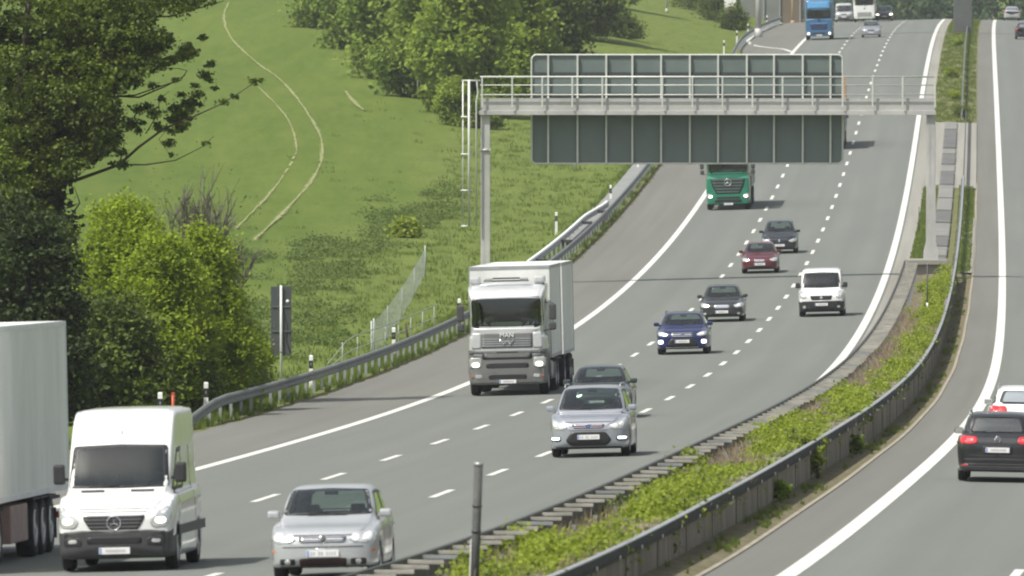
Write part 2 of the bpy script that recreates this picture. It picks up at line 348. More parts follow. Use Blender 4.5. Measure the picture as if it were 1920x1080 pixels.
uvl.data.foreach_set('uv', np.stack([XX, DDm], -1).reshape(-1, 2)[idx].astype(np.float32).ravel())
# cover: red = smooth meadow, green = bare soil
edge_px = np.array([[640, 470, 520], [560, 620, 440], [760, 400, 0], [800, 300, 0], [760, 230, 0], [650, 120, 0], [600, 40, 0]], float)
UU = 960+XX/np.maximum(DDm, 1)*F
fieldedge = np.interp(DDm, [380, 430, 480, 540, 600, 680, 760, 820, 880, 960, 1100], [-16, -17, -21.5, -23, -23, -23, -25.5, -29, -36, -45, -56])
red = sst(0, 3, (fieldedge+1.2*np.sin(DDm*.05)+.6*np.sin(DDm*.17))-TTm)
green = ((TTm > 4.3) & (TTm < 8.1) & (DDm < 547)).astype(float)*np.where(TTm > 7.25, .8, .9) + np.exp(-((TTm+11.6)/.35)**2)*.7 + np.where((TTm > 4.3) & (TTm < 8.1) & (DDm >= 547), .5, 0)
ca = gme.color_attributes.new('cover', 'FLOAT_COLOR', 'POINT'); ca.data.foreach_set('color', np.stack([red, np.clip(green, 0, 1), 0*red, 0*red+1], -1).astype(np.float32).ravel())
gme.materials.append(ground_mat()); go = link('ground', gme); go['kind'] = 'structure'

# wheel tracks worn across the meadow
M_TRACK = mat('worn_track', (.215, .235, .085), .95, noise=.3, nscale=.8, bump=.4, bscale=5)
def fray(m):                                # bare patches break up towards the edge of the track
    n = m.node_tree.nodes; l = m.node_tree.links; b = n['Principled BSDF']; uv = n.new('ShaderNodeUVMap'); uv.uv_map = 'road'; sp = n.new('ShaderNodeSeparateXYZ'); l.new(uv.outputs[0], sp.inputs[0])
    def mth(op, a, c, cl=False):
        x = n.new('ShaderNodeMath'); x.operation = op; x.use_clamp = cl
        for i, q in enumerate((a, c)):
            if isinstance(q, (int, float)): x.inputs[i].default_value = q
            else: l.new(q, x.inputs[i])
        return x.outputs[0]
    e = mth('SUBTRACT', 1.0, mth('ABSOLUTE', sp.outputs[0], 0)); mp = n.new('ShaderNodeMapping'); mp.inputs['Scale'].default_value = (1.5, .35, 1); l.new(uv.outputs[0], mp.inputs[0])
    t = n.new('ShaderNodeTexNoise'); t.inputs['Scale'].default_value = 1; t.inputs['Detail'].default_value = 6; t.inputs['Roughness'].default_value = .75; l.new(mp.outputs[0], t.inputs[0])
    l.new(mth('MULTIPLY', mth('SUBTRACT', mth('ADD', e, mth('MULTIPLY', t.outputs[0], 2.0)), 1.15), 1.5, True), b.inputs['Alpha'])
fray(M_TRACK)
def track(px, wd, seed):
    rr = random.Random(seed); pts = []
    for u, v in px: x, d, z = ter(u, v, 420, 1500); pts.append(Vector((x, d)))
    q = []
    for i in range(len(pts)-1):
        p0 = pts[max(i-1, 0)]; p1 = pts[i]; p2 = pts[i+1]; p3 = pts[min(i+2, len(pts)-1)]
        for k in range(14):
            s = k/14; q.append(.5*((2*p1)+(p2-p0)*s+(2*p0-5*p1+4*p2-p3)*s*s+(3*p1-p0-3*p2+p3)*s**3))
    V = []; Qs = []
    for i, p in enumerate(q):
        a = wd*(.7+.5*rr.random()+.35*math.sin(i*.31+seed)); j = (rr.random()-.5)*.06
        for s in (-.5, 0, .5): x = p.x+s*a+j; V.append((x, p.y, float(groundz(x-fL(p.y), p.y))+.05))
    for i in range(len(q)-1):
        if seed == 2 and 30 < i < 46 and i % 5 < 2: continue
        Qs += [(3*i, 3*i+1, 3*i+4, 3*i+3), (3*i+1, 3*i+2, 3*i+5, 3*i+4)]
    me = mesh_np('track', V, Qs); uv = me.uv_layers.new(name='road'); idx = np.zeros(len(me.loops), np.int32); me.loops.foreach_get('vertex_index', idx)
    uv.data.foreach_set('uv', np.stack([(idx % 3)-1.0, np.array(V)[idx, 1]], 1).astype(np.float32).ravel()); me.materials.append(M_TRACK); o = link('track', me); o['kind'] = 'structure'
track([(476, 452), (505, 425), (545, 385), (580, 345), (600, 310), (604, 270), (590, 235), (560, 190), (525, 150), (490, 125), (460, 100), (432, 70), (420, 35), (430, 5)], .36, 1)
track([(440, 432), (480, 392), (525, 340), (550, 300), (556, 275), (545, 235), (525, 205), (500, 180), (480, 160)], .26, 2)
track([(648, 172), (662, 190), (682, 208)], .55, 3)

# ------------------------------------------------------------------ vegetation tools
def leaf_cloud(name, C, size, m, parent=None, up=.35, aspect=.62, kind=None, bias=.75):
    C = np.asarray(C, float); n = len(C); r = RNG.normal(size=(n, 3)); r[:, 2] += up*np.sign(r[:, 2]+.3); r /= np.linalg.norm(r, axis=1)[:, None]; r = r+np.array([-.25, -.35, .8])*bias; r /= np.linalg.norm(r, axis=1)[:, None]
    a = np.cross(r, RNG.normal(size=(n, 3))); a /= np.linalg.norm(a, axis=1)[:, None]; b = np.cross(r, a)
    s = (size*(.55+.9*RNG.random(n)))[:, None]; k = s*aspect
    V = np.stack([C-a*s*.5, C+b*k*.5+r*s*.08, C+a*s*.5, C-b*k*.5+r*s*.08], 1).reshape(-1, 3); Q = np.arange(4*n).reshape(-1, 4)
    me = mesh_np(name, V, Q); at = me.attributes.new('rnd', 'FLOAT', 'FACE'); at.data.foreach_set('value', RNG.random(len(me.polygons)).astype(np.float32)); me.materials.append(m)
    o = link(name, me, parent)
    if kind: o['kind'] = kind
    return o
def clumps(blobs, n, per, cr, shell=.55):
    """leaf positions: blobs (x,y,z,rx,ry,rz) filled with n clumps in all, `per` leaves in each, clump radius cr"""
    B = np.array(blobs, float); vol = (B[:, 3]*B[:, 4]*B[:, 5])**(2/3); pick = RNG.choice(len(B), n, p=vol/vol.sum())
    d = RNG.normal(size=(n, 3)); d /= np.linalg.norm(d, axis=1)[:, None]; rad = (shell+(1.08-shell)*RNG.random(n)**.8)[:, None]
    cc = B[pick, :3]+d*rad*B[pick, 3:]
    sz = cr*(.5+RNG.random(n))
    L_ = cc[:, None, :]+RNG.normal(size=(n, per, 3))*sz[:, None, None]*np.array([1, 1, .7])*.6
    return L_.reshape(-1, 3), cc
M_BARK = mat('bark', (.06, .05, .038), .9, noise=.4, nscale=3, bump=.6, bscale=12)
M_BARKP = mat('pale_bark', (.12, .11, .09), .9, noise=.4, nscale=3, bump=.6, bscale=12)
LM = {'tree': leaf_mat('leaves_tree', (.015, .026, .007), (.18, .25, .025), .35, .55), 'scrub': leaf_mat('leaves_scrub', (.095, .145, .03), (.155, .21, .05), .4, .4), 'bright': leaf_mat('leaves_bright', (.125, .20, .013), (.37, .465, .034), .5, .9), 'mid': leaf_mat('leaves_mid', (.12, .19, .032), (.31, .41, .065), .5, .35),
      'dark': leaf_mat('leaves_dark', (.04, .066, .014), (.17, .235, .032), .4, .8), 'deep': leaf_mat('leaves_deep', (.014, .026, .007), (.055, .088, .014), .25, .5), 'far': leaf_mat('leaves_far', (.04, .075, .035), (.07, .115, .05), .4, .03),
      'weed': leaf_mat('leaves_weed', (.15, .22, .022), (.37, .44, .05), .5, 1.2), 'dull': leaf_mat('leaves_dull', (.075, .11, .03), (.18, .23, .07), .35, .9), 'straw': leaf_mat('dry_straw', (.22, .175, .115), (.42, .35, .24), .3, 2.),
      'grass': leaf_mat('grass_blades', (.10, .15, .025), (.20, .26, .05), .5, .3), 'olive': leaf_mat('leaves_olive', (.14, .21, .03), (.34, .44, .06), .5, .8)}
def tree(name, label, cat, x, y, z, h, wd, n, per, cr, leaf, lm, group=None, low=.12, seed=1, trunk_r=None, nb=14, shell=.5, bark=None):
    rr = random.Random(seed); root = empty(name, label, cat, (x, y, z), group); tr = trunk_r or h*.022; t = MB()
    pts = [(0, 0, -.3)]; px = py = 0
    for i in range(1, 7): px += rr.uniform(-.02, .02)*h; py += rr.uniform(-.02, .02)*h; pts.append((px, py, h*.9*i/6))
    t.tube(pts, [tr*(1.25-.18*i) for i in range(7)], 8); blobs = []
    for i in range(nb):
        f = low+(1-low)*(i+.5)/nb; env = math.sin(math.pi*min(1, .12+f*.86))**.6*(1.1-.35*f); an = i*2.4+rr.random(); rad = wd*.5*env*rr.uniform(.35, .72)
        bx, by, bz = math.cos(an)*rad, math.sin(an)*rad, h*f*.93; br = wd*rr.uniform(.17, .30)*(1.05-.35*f)
        blobs.append((bx, by, bz, br, br, br*rr.uniform(.75, 1.1)))
        k = min(5, max(0, int(f*6*.8))); p0 = Vector(pts[k]); p1 = Vector((bx, by, bz)); m_ = p0.lerp(p1, .5)+Vector((0, 0, h*.03)); t.tube([p0, m_, p1], [tr*.42, tr*.28, tr*.08], 5)
    C, cc = clumps(blobs, n, per, cr, shell); C = C[C[:, 2] > .05]
    for i in range(0, len(cc), max(1, len(cc)//40)):
        b = min(blobs, key=lambda q: (q[0]-cc[i][0])**2+(q[1]-cc[i][1])**2+(q[2]-cc[i][2])**2); t.tube([b[:3], tuple(cc[i])], [tr*.09, tr*.04], 4)
    t.build('trunk', bark or M_BARK, root); leaf_cloud('crown', C, leaf, lm, root); return root

# ------------------------------------------------------------------ guard rails
WB = [(0, .31), (.05, .30), (.083, .26), (.083, .21), (.03, .17), (.03, .14), (.083, .10), (.083, .05), (.05, .01), (0, 0)]
def wbeam(name, t, side, d0, d1, top, m, parent, step=4., ends=None):
    rows = []
    for d in np.arange(d0, d1+.1, step):
        tt = t(d) if callable(t) else t; e = ends(d) if ends else 0.
        rows.append([P(tt+side*a, d, top-.31+b+e) for a, b in WB]+[P(tt+side*(a-.006), d, top-.31+b+e) for a, b in WB[::-1]])
    s = MB(); s.sweep(rows, True); return s.build(name, m, parent)
def posts(t, d0, d1, step, top, m, parent, w_=.06, low=-.15, zf=roadz, limit=95, name='post', sag=None):
    ds = list(np.arange(d0, d1, step)); rest = MB()
    for i, d in enumerate(ds):
        s = MB() if i < limit else rest; t_ = t(d) if callable(t) else t; x = float(fL(d))+t_; z0 = float(groundz(t_, d))+low; z1 = float(roadz(t_, d))+top+(sag(d) if sag else 0)
        s.box((x, d, (z0+z1)/2), (w_, .05, z1-z0))
        if i < limit: s.build(name, m, parent)
    if len(ds) > limit: o = rest.build(name, m, parent); o['kind'] = 'stuff'
# left verge rail, sinking into the ground at its near end
sag = lambda d: -.72*float(1-sst(312, 337, d))
r = wroot('guard_rail', 'long grey steel guard rail curving along the left verge beside the hard shoulder', 'guard rail', P(-12.05, 320))
ft = lambda d: -12.08-.95*float(sst(940, 1070, d))
wbeam('rail_beam', ft, 1, 309, 1245, .75, M_RAIL, r, 4, sag); posts(lambda d: ft(d)-.06, 324, 1240, 4, .68, M_GALV, r, .09, limit=90, sag=sag)
# a second, taller stretch behind it
r = wroot('guard_rail', 'short bright steel double guard rail standing behind the main rail right of the gantry pillar', 'guard rail', P(-12.9, 600))
tb = lambda d: -12.75+.45*float(sst(625, 652, d))
wbeam('rail_beam', tb, 1, 552, 652, .92, M_GALV, r); s = MB()
rows = [[P(tb(d)-.11, d, .93), P(tb(d)+.02, d, .93), P(tb(d)+.02, d, .90), P(tb(d)-.11, d, .90)] for d in np.arange(552, 653, 4)]; s.sweep(rows, True).build('top_tube', M_WHITE, r)
for d in (560, 592, 622, 640): MB().box(P((tb(d)-12.1)/2, d, .72), (.55, .12, .16), .01).build('bracket', M_DARK, r)
posts(-12.86, 554, 650, 6, .85, M_GALV, r, .1, limit=30)
s = MB(); s.sweep([[P(-12.35, d, -.2), P(-12.35, d, .36), P(-13.15, d, .40), P(-13.15, d, -.3)] for d in np.arange(604, 745, 4)]).build('drain_wall', mat('grey_concrete', (.22, .23, .22), .85, noise=.2, nscale=.8, bump=.3), None)
tag(bpy.data.objects['drain_wall'], 'low grey concrete strip behind the guard rail right of the short double rail', 'wall')
# median, left rail with spacer bars seen from behind
M_BAR = mat('weathered_bar', (.34, .33, .29), .85, noise=.25, nscale=2)
r = wroot('guard_rail', 'guard rail on the left edge of the planted median with pale spacer bars behind it', 'guard rail', P(4.95, 260))
s = MB(); s.sweep([[P(4.93, d, .82), P(5.0, d, .82), P(5.0, d, .755), P(4.93, d, .755)] for d in np.arange(120, 544, 3)], True).build('rail_beam', mat('dark_rail_steel2', (.045, .05, .046), .6, metal=.0, noise=.25, nscale=1.5), r)
MB().sweep([[P(4.965, d, .755), P(4.965, d, -.1), P(4.985, d, -.1), P(4.985, d, .755)][::-1] for d in np.arange(120, 544, 3)]).build('back_plate', mat('dull_plate', (.105, .10, .088), .8, noise=.3, nscale=1.5), r)
for i, d in enumerate(np.arange(122, 542, 3.)):
    if i < 90: MB().box(P(5.27+random.uniform(-.02, .02), d, .775), (.50+.10*random.random(), .14, .05), 0, Matrix.Rotation(random.uniform(-.02, .02), 3, 'Y')).build('spacer_bar', M_BAR if i % 7 != 3 else M_GALV, r)
s = MB()
for d in np.arange(122+270, 542, 3.): s.box(P(5.29, d, .77), (.58, .3, .06))
o = s.build('spacer_bar', M_BAR, r); o['kind'] = 'stuff'
posts(5.55, 122, 542, 6, .60, M_GALV, r, .07, limit=80)
# median, right: stained concrete wall with a rail along its top
def wall_mat():
    m = mat('stained_concrete', (.115, .10, .075), .9, nscale=1.1, col2=(.29, .26, .21), bump=.5, bscale=6, stretch=(1.5, 1.0, .35)); return m
wy = lambda d: 7.60
r = wroot('median_wall', 'low stained concrete retaining wall along the right edge of the planted median', 'wall', P(7.6, 260))
s = MB()
s.sweep([[P(7.12, d, .0), P(7.12, d, rail_h(d)-.2), P(7.28, d, rail_h(d)-.2), P(7.29, d, rail_h(d)-.22), P(7.30, d, -.35)] for d in np.arange(100, 545, 3)])
s.build('wall_panel', wall_mat(), r)
s = MB()
for d in np.arange(104, 542, 9.): s.box(P(7.302, d, .22), (.012, .03, .66))
s.build('panel_joint', M_DARK, r)
r = wroot('guard_rail', 'dark guard rail running along the top of the stained median wall', 'guard rail', P(7.6, 260))
s = MB(); s.sweep([[P(7.24, d, rail_h(d)-.01), P(7.37, d, rail_h(d)-.01), P(7.385, d, rail_h(d)-.10), P(7.37, d, rail_h(d)-.19), P(7.24, d, rail_h(d)-.19)] for d in np.arange(100, 691, 3)], True); s.build('rail_beam', mat('dark_rail_steel', (.038, .043, .040), .85, metal=.0, spec=.2, noise=.35, nscale=1.5), r)
s = MB(); s.sweep([[P(7.26, d, rail_h(d)+.012), P(7.36, d, rail_h(d)+.012), P(7.36, d, rail_h(d)-.008), P(7.26, d, rail_h(d)-.008)] for d in np.arange(100, 691, 3)], True); s.build('top_strip', M_GALV, r)  # pale strip paints the lit top edge of the dark rail
for d in np.arange(104, 340, 6.): MB().tube([P(7.37, d, rail_h(d)-.15), P(7.40, d, rail_h(d)-.15)], .032, 8).build('bolt', M_WHITE, r)
for d in np.arange(102, 380, 4.):
    MB().box(P(6.98, d, rail_h(d)-.1), (.50, .14, .045)).build('spacer_bar', M_BAR, r)
posts(7.2, 104, 690, 8, .62, M_GALV, r, .07, low=.2, limit=70)
# kerb on the right of the verge
kt = lambda d: 8.0+.012*math.sin(d*.13)
s = MB(); s.sweep([[P(kt(d), d, -.1), P(kt(d)+.01, d, .02), P(kt(d)+.11, d, .025), P(kt(d)+.135, d, -.06)] for d in np.arange(90, 700, 2.)])
o = s.build('kerb', mat('kerb_concrete', (.27, .245, .19), .9, noise=.25, nscale=1.2, bump=.3), None); o['kind'] = 'structure'
# further rails up the median
r = wroot('guard_rail', 'far guard rail along the grass strip of the median beyond the paved gap', 'guard rail', P(6.2, 820))
wbeam('rail_beam', 7.0, 1, 806, 1245, .75, M_RAIL, r, 6); posts(7.0, 806, 1240, 12, .7, M_GALV, r, .08, limit=40)
# movable steel barrier across the paved gap: pale and dark segments
r = wroot('median_barrier', 'segmented low barrier of pale and dark blocks closing the paved median gap', 'barrier', P(6.3, 700))
MD_ = mat('barrier_steel', (.13, .13, .125), .6, metal=.2, noise=.3, nscale=.7); ML_ = mat('barrier_pale', (.19, .19, .175), .7, noise=.2, nscale=.7)
seg = [(553, 566, 1), (568, 574, 0), (576, 590, 1), (592, 606, 0), (608, 628, 1), (630, 648, 0), (650, 668, 1), (670, 690, 1), (692, 712, 0), (714, 724, 1), (726, 742, 0), (744, 752, 1), (754, 786, 0), (788, 800, 1)]
for a, b, k in seg:
    rows = [[P(6.72+q*0, d, 0), P(6.74, d, .13), P(6.70, d, .16), P(5.95, d, .16), P(5.90, d, .13), P(5.85, d, -.02)][::-1] for q, d in enumerate(np.linspace(a, b, 6))]
    s = MB(); s.sweep(rows); s.v += []; s.add([tuple(p) for p in rows[0]], [tuple(range(len(rows[0])))]); s.build('segment', ML_ if k else MD_, r)
s = MB(); s.sweep([[P(7.28, d, .75), P(7.34, d, .75), P(7.34, d, .42), P(7.28, d, .42)] for d in np.arange(690, 808, 4.)], True)
r2 = tag(s.build('barrier_rail', M_DARK, None), 'thin dark rail running beside the segmented barrier in the paved gap', 'guard rail')

# ------------------------------------------------------------------ sign gantry
GD = 545.0
gx = lambda u: (u-960)*GD/F
gz = lambda v: ZC-v*GD/F
r = wroot('sign_gantry', 'grey steel sign gantry spanning the left carriageway with railings along its walkway', 'gantry', (gx(910), GD, gz(490)))
M_GB = mat('gantry_steel', (.44, .44, .425), .6, metal=.25, noise=.16, nscale=.6, stretch=(1, 1, 1))
M_GR = mat('gantry_railing', (.55, .57, .53), .5, metal=.2, noise=.08)
bz0, bz1 = gz(215.5), gz(186); x0, x1 = gx(900), gx(1753)
s = MB(); s.box(((x0+x1)/2, GD+.35, (bz0+bz1)/2), (x1-x0, .62, bz1-bz0), .03)
s.build('girder', M_GB, r)
s = MB(); s.box(((x0+x1)/2, GD+.01, bz0+.10), (x1-x0+.1, .10, .20), .01); s.build('flange', M_GB, r)
s = MB(); s.box(((x0+x1)/2, GD+.46, bz1+.02), (x1-x0, .84, .04)); s.build('walkway', M_GB, r)
s = MB()
zt = gz(144)
for z, rr_ in ((zt, .045), (gz(159.5), .03), (gz(177.5), .03)):
    s.tube([(x0, GD-.12, z), (x1, GD-.12, z)], rr_, 6)
s.build('hand_rail', M_GR, r)
n = 15; xs_ = [gx(904+56.3*i) for i in range(n)]+[x1]
for x in xs_: MB().box((x, GD-.15, (zt+bz0+.35)/2), (.075, .05, zt-bz0-.35), .006).build('railing_post', M_GR, r)
# legs
def leg(x, y, zb, zt_, w0, w1, m, base):
    s = MB(); s.box((x, y, (zb+zt_)/2), (w0, .42, zt_-zb), .03)
    s.box((x-w0*.18, y-.215, (zb+zt_)/2), (.05, .02, zt_-zb))
    if base:
        hw = [(0, w1), (.35, w1*.96), (.8, w0*1.06), (3.4, w0)]
        s.sweep([[(x-q/2-.01, y-.24, zb+h), (x+q/2+.01, y-.24, zb+h), (x+q/2+.01, y+.24, zb+h), (x-q/2-.01, y+.24, zb+h)] for h, q in hw], True)
    s.build('pillar', m, r)
leg(gx(910), GD+.35, float(groundz(gx(910)-fL(GD), GD))-.2, bz0+.02, .44, .5, M_GB, False)
leg(gx(1746), GD+.35, ZC-11.99, bz0+.02, .40, .66, M_GB, True)
s = MB(); s.tube([(gx(905), GD+.1, gz(281)), (gx(915.5), GD+.1, gz(281))], .05, 6); s.box((gx(910), GD+.12, gz(281)), (.5, .06, .08)); s.build('clamp', M_GR, r)
s = MB(); s.box((gx(1738), GD+.2, ZC-12.10), (1.85, 3.2, .22), .02); s.box((gx(1742), GD+.2, ZC-12.62), (1.5, 2.8, .84), .02); s.build('plinth', M_CONC, r)
# ladder at the left end
s = MB(); lx = [gx(868), gx(879.5), gx(894)]; zt_, zb_ = gz(151), gz(424)
s.tube([(lx[0], GD-.1, zt_), (lx[0], GD-.1, zb_)], .035, 6); s.tube([(lx[1], GD-.2, zt_), (lx[1], GD-.2, zb_)], .06, 6)
s.tube([(lx[2], GD-.1, zt_), (lx[2]+.05, GD-.1, gz(175)), (lx[2]-.02, GD-.1, gz(190)), (lx[2]-.02, GD-.1, zb_)], .04, 6)
s.tube([(lx[0]-.05, GD-.1, zt_), (gx(901), GD-.1, zt_)], .04, 6)
for v in (219, 289, 357): s.tube([(lx[0]-.1, GD-.15, gz(v)), (lx[1]+.16, GD-.15, gz(v))], .04, 6)
s.tube([(lx[0]-.08, GD-.15, zb_), (lx[1]+.05, GD-.15, zb_)], .045, 6)
s.build('ladder_cage', M_GR, r)
# sign panel, seen from the back
r = wroot('direction_sign', 'wide grey direction sign seen from behind, hung on the gantry with upright ribs', 'road sign', (gx(1290), GD+.95, gz(308)))
M_SB = mat('sign_back', (.125, .158, .150), .6, metal=.1, noise=.10, nscale=.5, stretch=(1, 1, .6))
SY = GD+1.02; px0, px1, pz0, pz1 = gx(997), gx(1581), gz(307), gz(103)
s = MB(); R_ = .22; pr = []
for cx, cz, a0 in ((px1-R_, pz1-R_, 0), (px0+R_, pz1-R_, 90), (px0+R_, pz0+R_, 180), (px1-R_, pz0+R_, 270)):
    for k in range(6): a = math.radians(a0+18*k); pr.append((cx+R_*math.cos(a), cz+R_*math.sin(a)))
nn = len(pr); s.add([(x, SY, z) for x, z in pr]+[(x, SY+.06, z) for x, z in pr], [tuple(range(nn)), tuple(range(nn, 2*nn))[::-1]]+[(i, i+nn, (i+1) % nn+nn, (i+1) % nn) for i in range(nn)])
s.build('sign_panel', M_SB, r)
s = MB(); lo = [(x, SY-.05, z) for x, z in pr]; s.tube(lo+[lo[0]], .045, 6, False); s.build('rim', M_GR, r)
for u in (1028, 1083, 1137, 1186, 1240, 1294, 1347, 1401, 1452, 1506, 1558): MB().box((gx(u), SY-.09, (pz0+pz1)/2), (.085, .12, pz1-pz0-.04), .008).build('rib', M_GR, r)
M_SBD = mat('sign_cross_member', (.05, .058, .058), .6, metal=.3, noise=.1)
for v in (138.5, 178.5, 183):
    for a, b in zip((999, 1030, 1085, 1139, 1188, 1242, 1296, 1349, 1403, 1454, 1508, 1560), (1026, 1081, 1135, 1184, 1238, 1292, 1345, 1399, 1450, 1504, 1556, 1580)):
        if v != 183: MB().box(((gx(a)+gx(b))/2, SY-.04, gz(v)), (gx(b)-gx(a), .06, .13)).build('cross_member', M_SBD, r)
MB().box((gx(1584.5), SY-.1, (gz(186)+gz(143))/2), (.10, .2, 1.15), .01).build('cable_duct', mat('orange_duct', (.42, .24, .12), .6, noise=.1), r)

# ------------------------------------------------------------------ verge furniture
def at_u(u, t):                              # distance at which the line of offset t is seen at column u
    lo, hi = 100., 1250.
    for _ in range(50):
        m = (lo+hi)/2
        if (u-960)*m/F - float(fL(m)) > t: lo = m
        else: hi = m
    return lo
def delineator(u, t, label, hh=1.02, red=False, dd=None):
    d = dd or at_u(u, t)
    x = float(fL(d))+t; z = float(groundz(t, d)); r = empty('marker_post', label, 'marker post', (x, d, z), None if red else 'white marker posts along the left verge')
    if red:
        MB().tube([(0, 0, -.1), (0, 0, hh)], .045, 8).build('post', mat('red_plastic', (.45, .06, .03), .5, noise=.1), r); MB().box((0, 0, hh+.02), (.1, .09, .05), .01).build('cap', mat('red_plastic', (0, 0, 0)), r); return
    s = MB()
    def sec(z, k=1.): return [(-.065*k, -.05*k, z), (.065*k, -.05*k, z), (.05*k, .045*k, z), (-.05*k, .045*k, z)]
    s.sweep([sec(-.1), sec(hh*.60)], True); s.build('post', M_WHITE, r)
    s = MB(); s.sweep([sec(hh*.60, 1.03), sec(hh*.84, 1.03)], True); s.build('black_band', M_BLACK, r)
    s = MB(); s.sweep([sec(hh*.84), sec(hh-.03), sec(hh, .7)], True); s.add(sec(hh, .7), [(0, 1, 2, 3)]); s.build('cap', M_WHITE, r)
    MB().box((.0, -.053, hh*.73), (.03, .008, .07), .002).build('reflector', M_GALV, r)
names = {300: 'white marker post just left of the thin red post behind the van', 386: 'white marker post with black band standing where the guard rail bends down', 583: 'white marker post with black band right of the tall narrow sign back', 738: 'white marker post with black band in front of the chain link fence end', 861: 'white marker post half hidden behind the mirror of the big silver truck', 1043: 'small marker post standing behind the short bright double guard rail', 1145: 'white marker post with black band by the concrete strip right of the double rail', 1196: 'white marker post just below the lower edge of the gantry sign'}
for u, lb in names.items(): delineator(u, -12.75 if u not in (1043,) else -14.2, lb, 1.1 if u < 900 else 1.2)
delineator(324, -12.9, 'thin red marker post standing at the foot of the dark trees', .96, True)
for d, lb in ((1006, 'far white marker post where the slip road nose begins'), (1058, 'far marker post at the start of the distant guard rail'), (1106, 'third farthest small marker post along the distant guard rail'), (1150, 'second farthest small marker post along the distant guard rail'), (1196, 'farthest small marker post along the distant guard rail')): delineator(0, -13.6, lb, 1.2, False, float(d))
# narrow sign seen from the back
d = 379.; x = (527-960)*d/F; z = float(groundz(x-fL(d), d)); r = empty('road_sign', 'tall narrow dark sign back on a single grey pole beside the leafy trees', 'road sign', (x, d, z)); zz = lambda v: ZC-v*d/F-z
MB().box((0, 0, (zz(666)+zz(537))/2), (.66, .03, zz(537)-zz(666)), .012).build('sign_panel', mat('dark_sign_back', (.075, .085, .09), .6, metal=.3, noise=.12, nscale=2), r)
MB().tube([(0, -.07, -.3), (0, -.07, zz(535))], .042, 8).build('pole', M_GR, r)
for v in (575, 621): MB().box((0, -.03, zz(v)), (.60, .035, .035)).build('bracket', mat('bracket_steel', (.14, .15, .155), .6, metal=.3, noise=.1), r)
MB().tube([(.21, -.02, zz(565)), (.21, -.03, zz(565))], .055, 10).build('sticker', M_WHITE, r)
MB().tube([(.06, -.03, zz(580)), (.2, -.03, zz(610)), (.17, -.03, zz(640)), (.3, -.03, zz(662))], .012, 5).build('cable', M_BLACK, r)
# chain link fence
M_WIRE = mat('fence_wire', (.36, .40, .37), .6, metal=.3, noise=.1)
r = wroot('chain_link_fence', 'pale chain link fence running away through the rough grass behind the guard rail', 'fence', (-5.1, 432, float(groundz(-13.6, 432))))
fa, fb = Vector((-5.15, 432)), Vector((-4.1, 556)); s = MB(); N_ = 105
for i in range(N_+1):
    p = fa.lerp(fb, i/N_); z = float(groundz(p.x-fL(p.y), p.y)); s.add([(p.x-.006, p.y, z), (p.x+.006, p.y, z), (p.x+.006, p.y, z+1.25), (p.x-.006, p.y, z+1.25)], [(0, 1, 2, 3)])
for h in np.arange(.05, 1.26, .24):
    vs = []; N2 = 40
    for i in range(N2+1):
        p = fa.lerp(fb, i/N2); z = float(groundz(p.x-fL(p.y), p.y))+h; vs += [(p.x, p.y, z-.005), (p.x, p.y, z+.005)]
    s.add(vs, [(2*i, 2*i+1, 2*i+3, 2*i+2) for i in range(N2)])
s.build('mesh_panel', M_WIRE, r)
for f, k in ((0, 1), (.035, 1), (.25, 0), (.5, 0), (.75, 0), (1, 1)):
    p = fa.lerp(fb, f); z = float(groundz(p.x-fL(p.y), p.y)); MB().tube([(p.x, p.y, z-.2), (p.x, p.y, z+(1.4 if k else 1.27))], .035 if k else .02, 6).build('post', M_WIRE, r)
# tubular railing behind the guard rail
r = wroot('hand_railing', 'thin two bar metal railing rising behind the guard rail left of the big truck', 'railing', P(-13.2, 410))
for h in (1.02, .55):
    MB().tube([P(-13.25-.25*(1-(d-405)/70), d, h*min(1, .35+(d-405)/18)) for d in np.arange(405, 476, 5.)], .019, 6).build('rail_bar', mat('railing_steel', (.27, .30, .26), .6, metal=.2, noise=.1), r)
for d in np.arange(410, 476, 9.): MB().tube([P(-13.3, d, -.3), P(-13.3, d, 1.0)], .022, 6).build('post', MATS['railing_steel'], r)
d = at_u(768, -12.9); s = MB(); s.tube([P(-12.9, d, -.1), P(-13.05, d, .9)], .05, 6)
o = s.build('stake', mat('dark_wood', (.05, .045, .035), .9, noise=.3), None); tag(o, 'short dark leaning stake behind the guard rail by the thin railing', 'stake')
# thin poles of the median
def pole(u, vb, vt, t_, label, rad, m, nm='marker_pole'):
    tt, d = solve(u, vb); x = (u-960)*d/F; z = float(groundz(x-fL(d), d)); r = empty(nm, label, 'pole', (x, d, z)); h = (vb-vt)*d/F
    MB().tube([(0, 0, -.2), (0, 0, h)], rad, 10).build('pole', m, r); MB().tube([(0, 0, h), (0, 0, h+.02)], rad*1.1, 10).build('cap', M_GALV, r); return r, h
d = 168.; x = (888-960)*d/F; z = float(groundz(x-fL(d), d)); r = empty('steel_post', 'slightly leaning dark grey steel post in the foreground of the median', 'post', (x, d, z)); h = ZC-870*d/F-z
MB().tube([(0, 0, -.2), (0, 0, h)], .062, 10).build('pole', mat('dark_post_steel', (.07, .075, .07), .8, metal=.0, noise=.3, nscale=5), r); MB().tube([(0, 0, h-.03), (0, 0, h+.02)], .066, 10).build('cap', M_GALV, r)
r.rotation_euler = (0, math.radians(2.0), 0); MB().box((-.07, -.02, h*.30), (.018, .04, h*.35), .004).build('white_strip', M_WHITE, r)
s = MB(); s.tube([(0, 0, h*.52), (0, 0, h*.54)], .07, 10); s.tube([(0, 0, h*.7), (0, 0, h*.715)], .07, 10); s.build('clamp', M_DARK, r)
r, h = pole(1739, 612, 506, 0, 'thin dark pole with pale foot among the median plants below the gantry', .028, M_DARK)
MB().tube([(0, 0, 0), (0, 0, .7)], .035, 8).build('foot', M_WHITE, r)
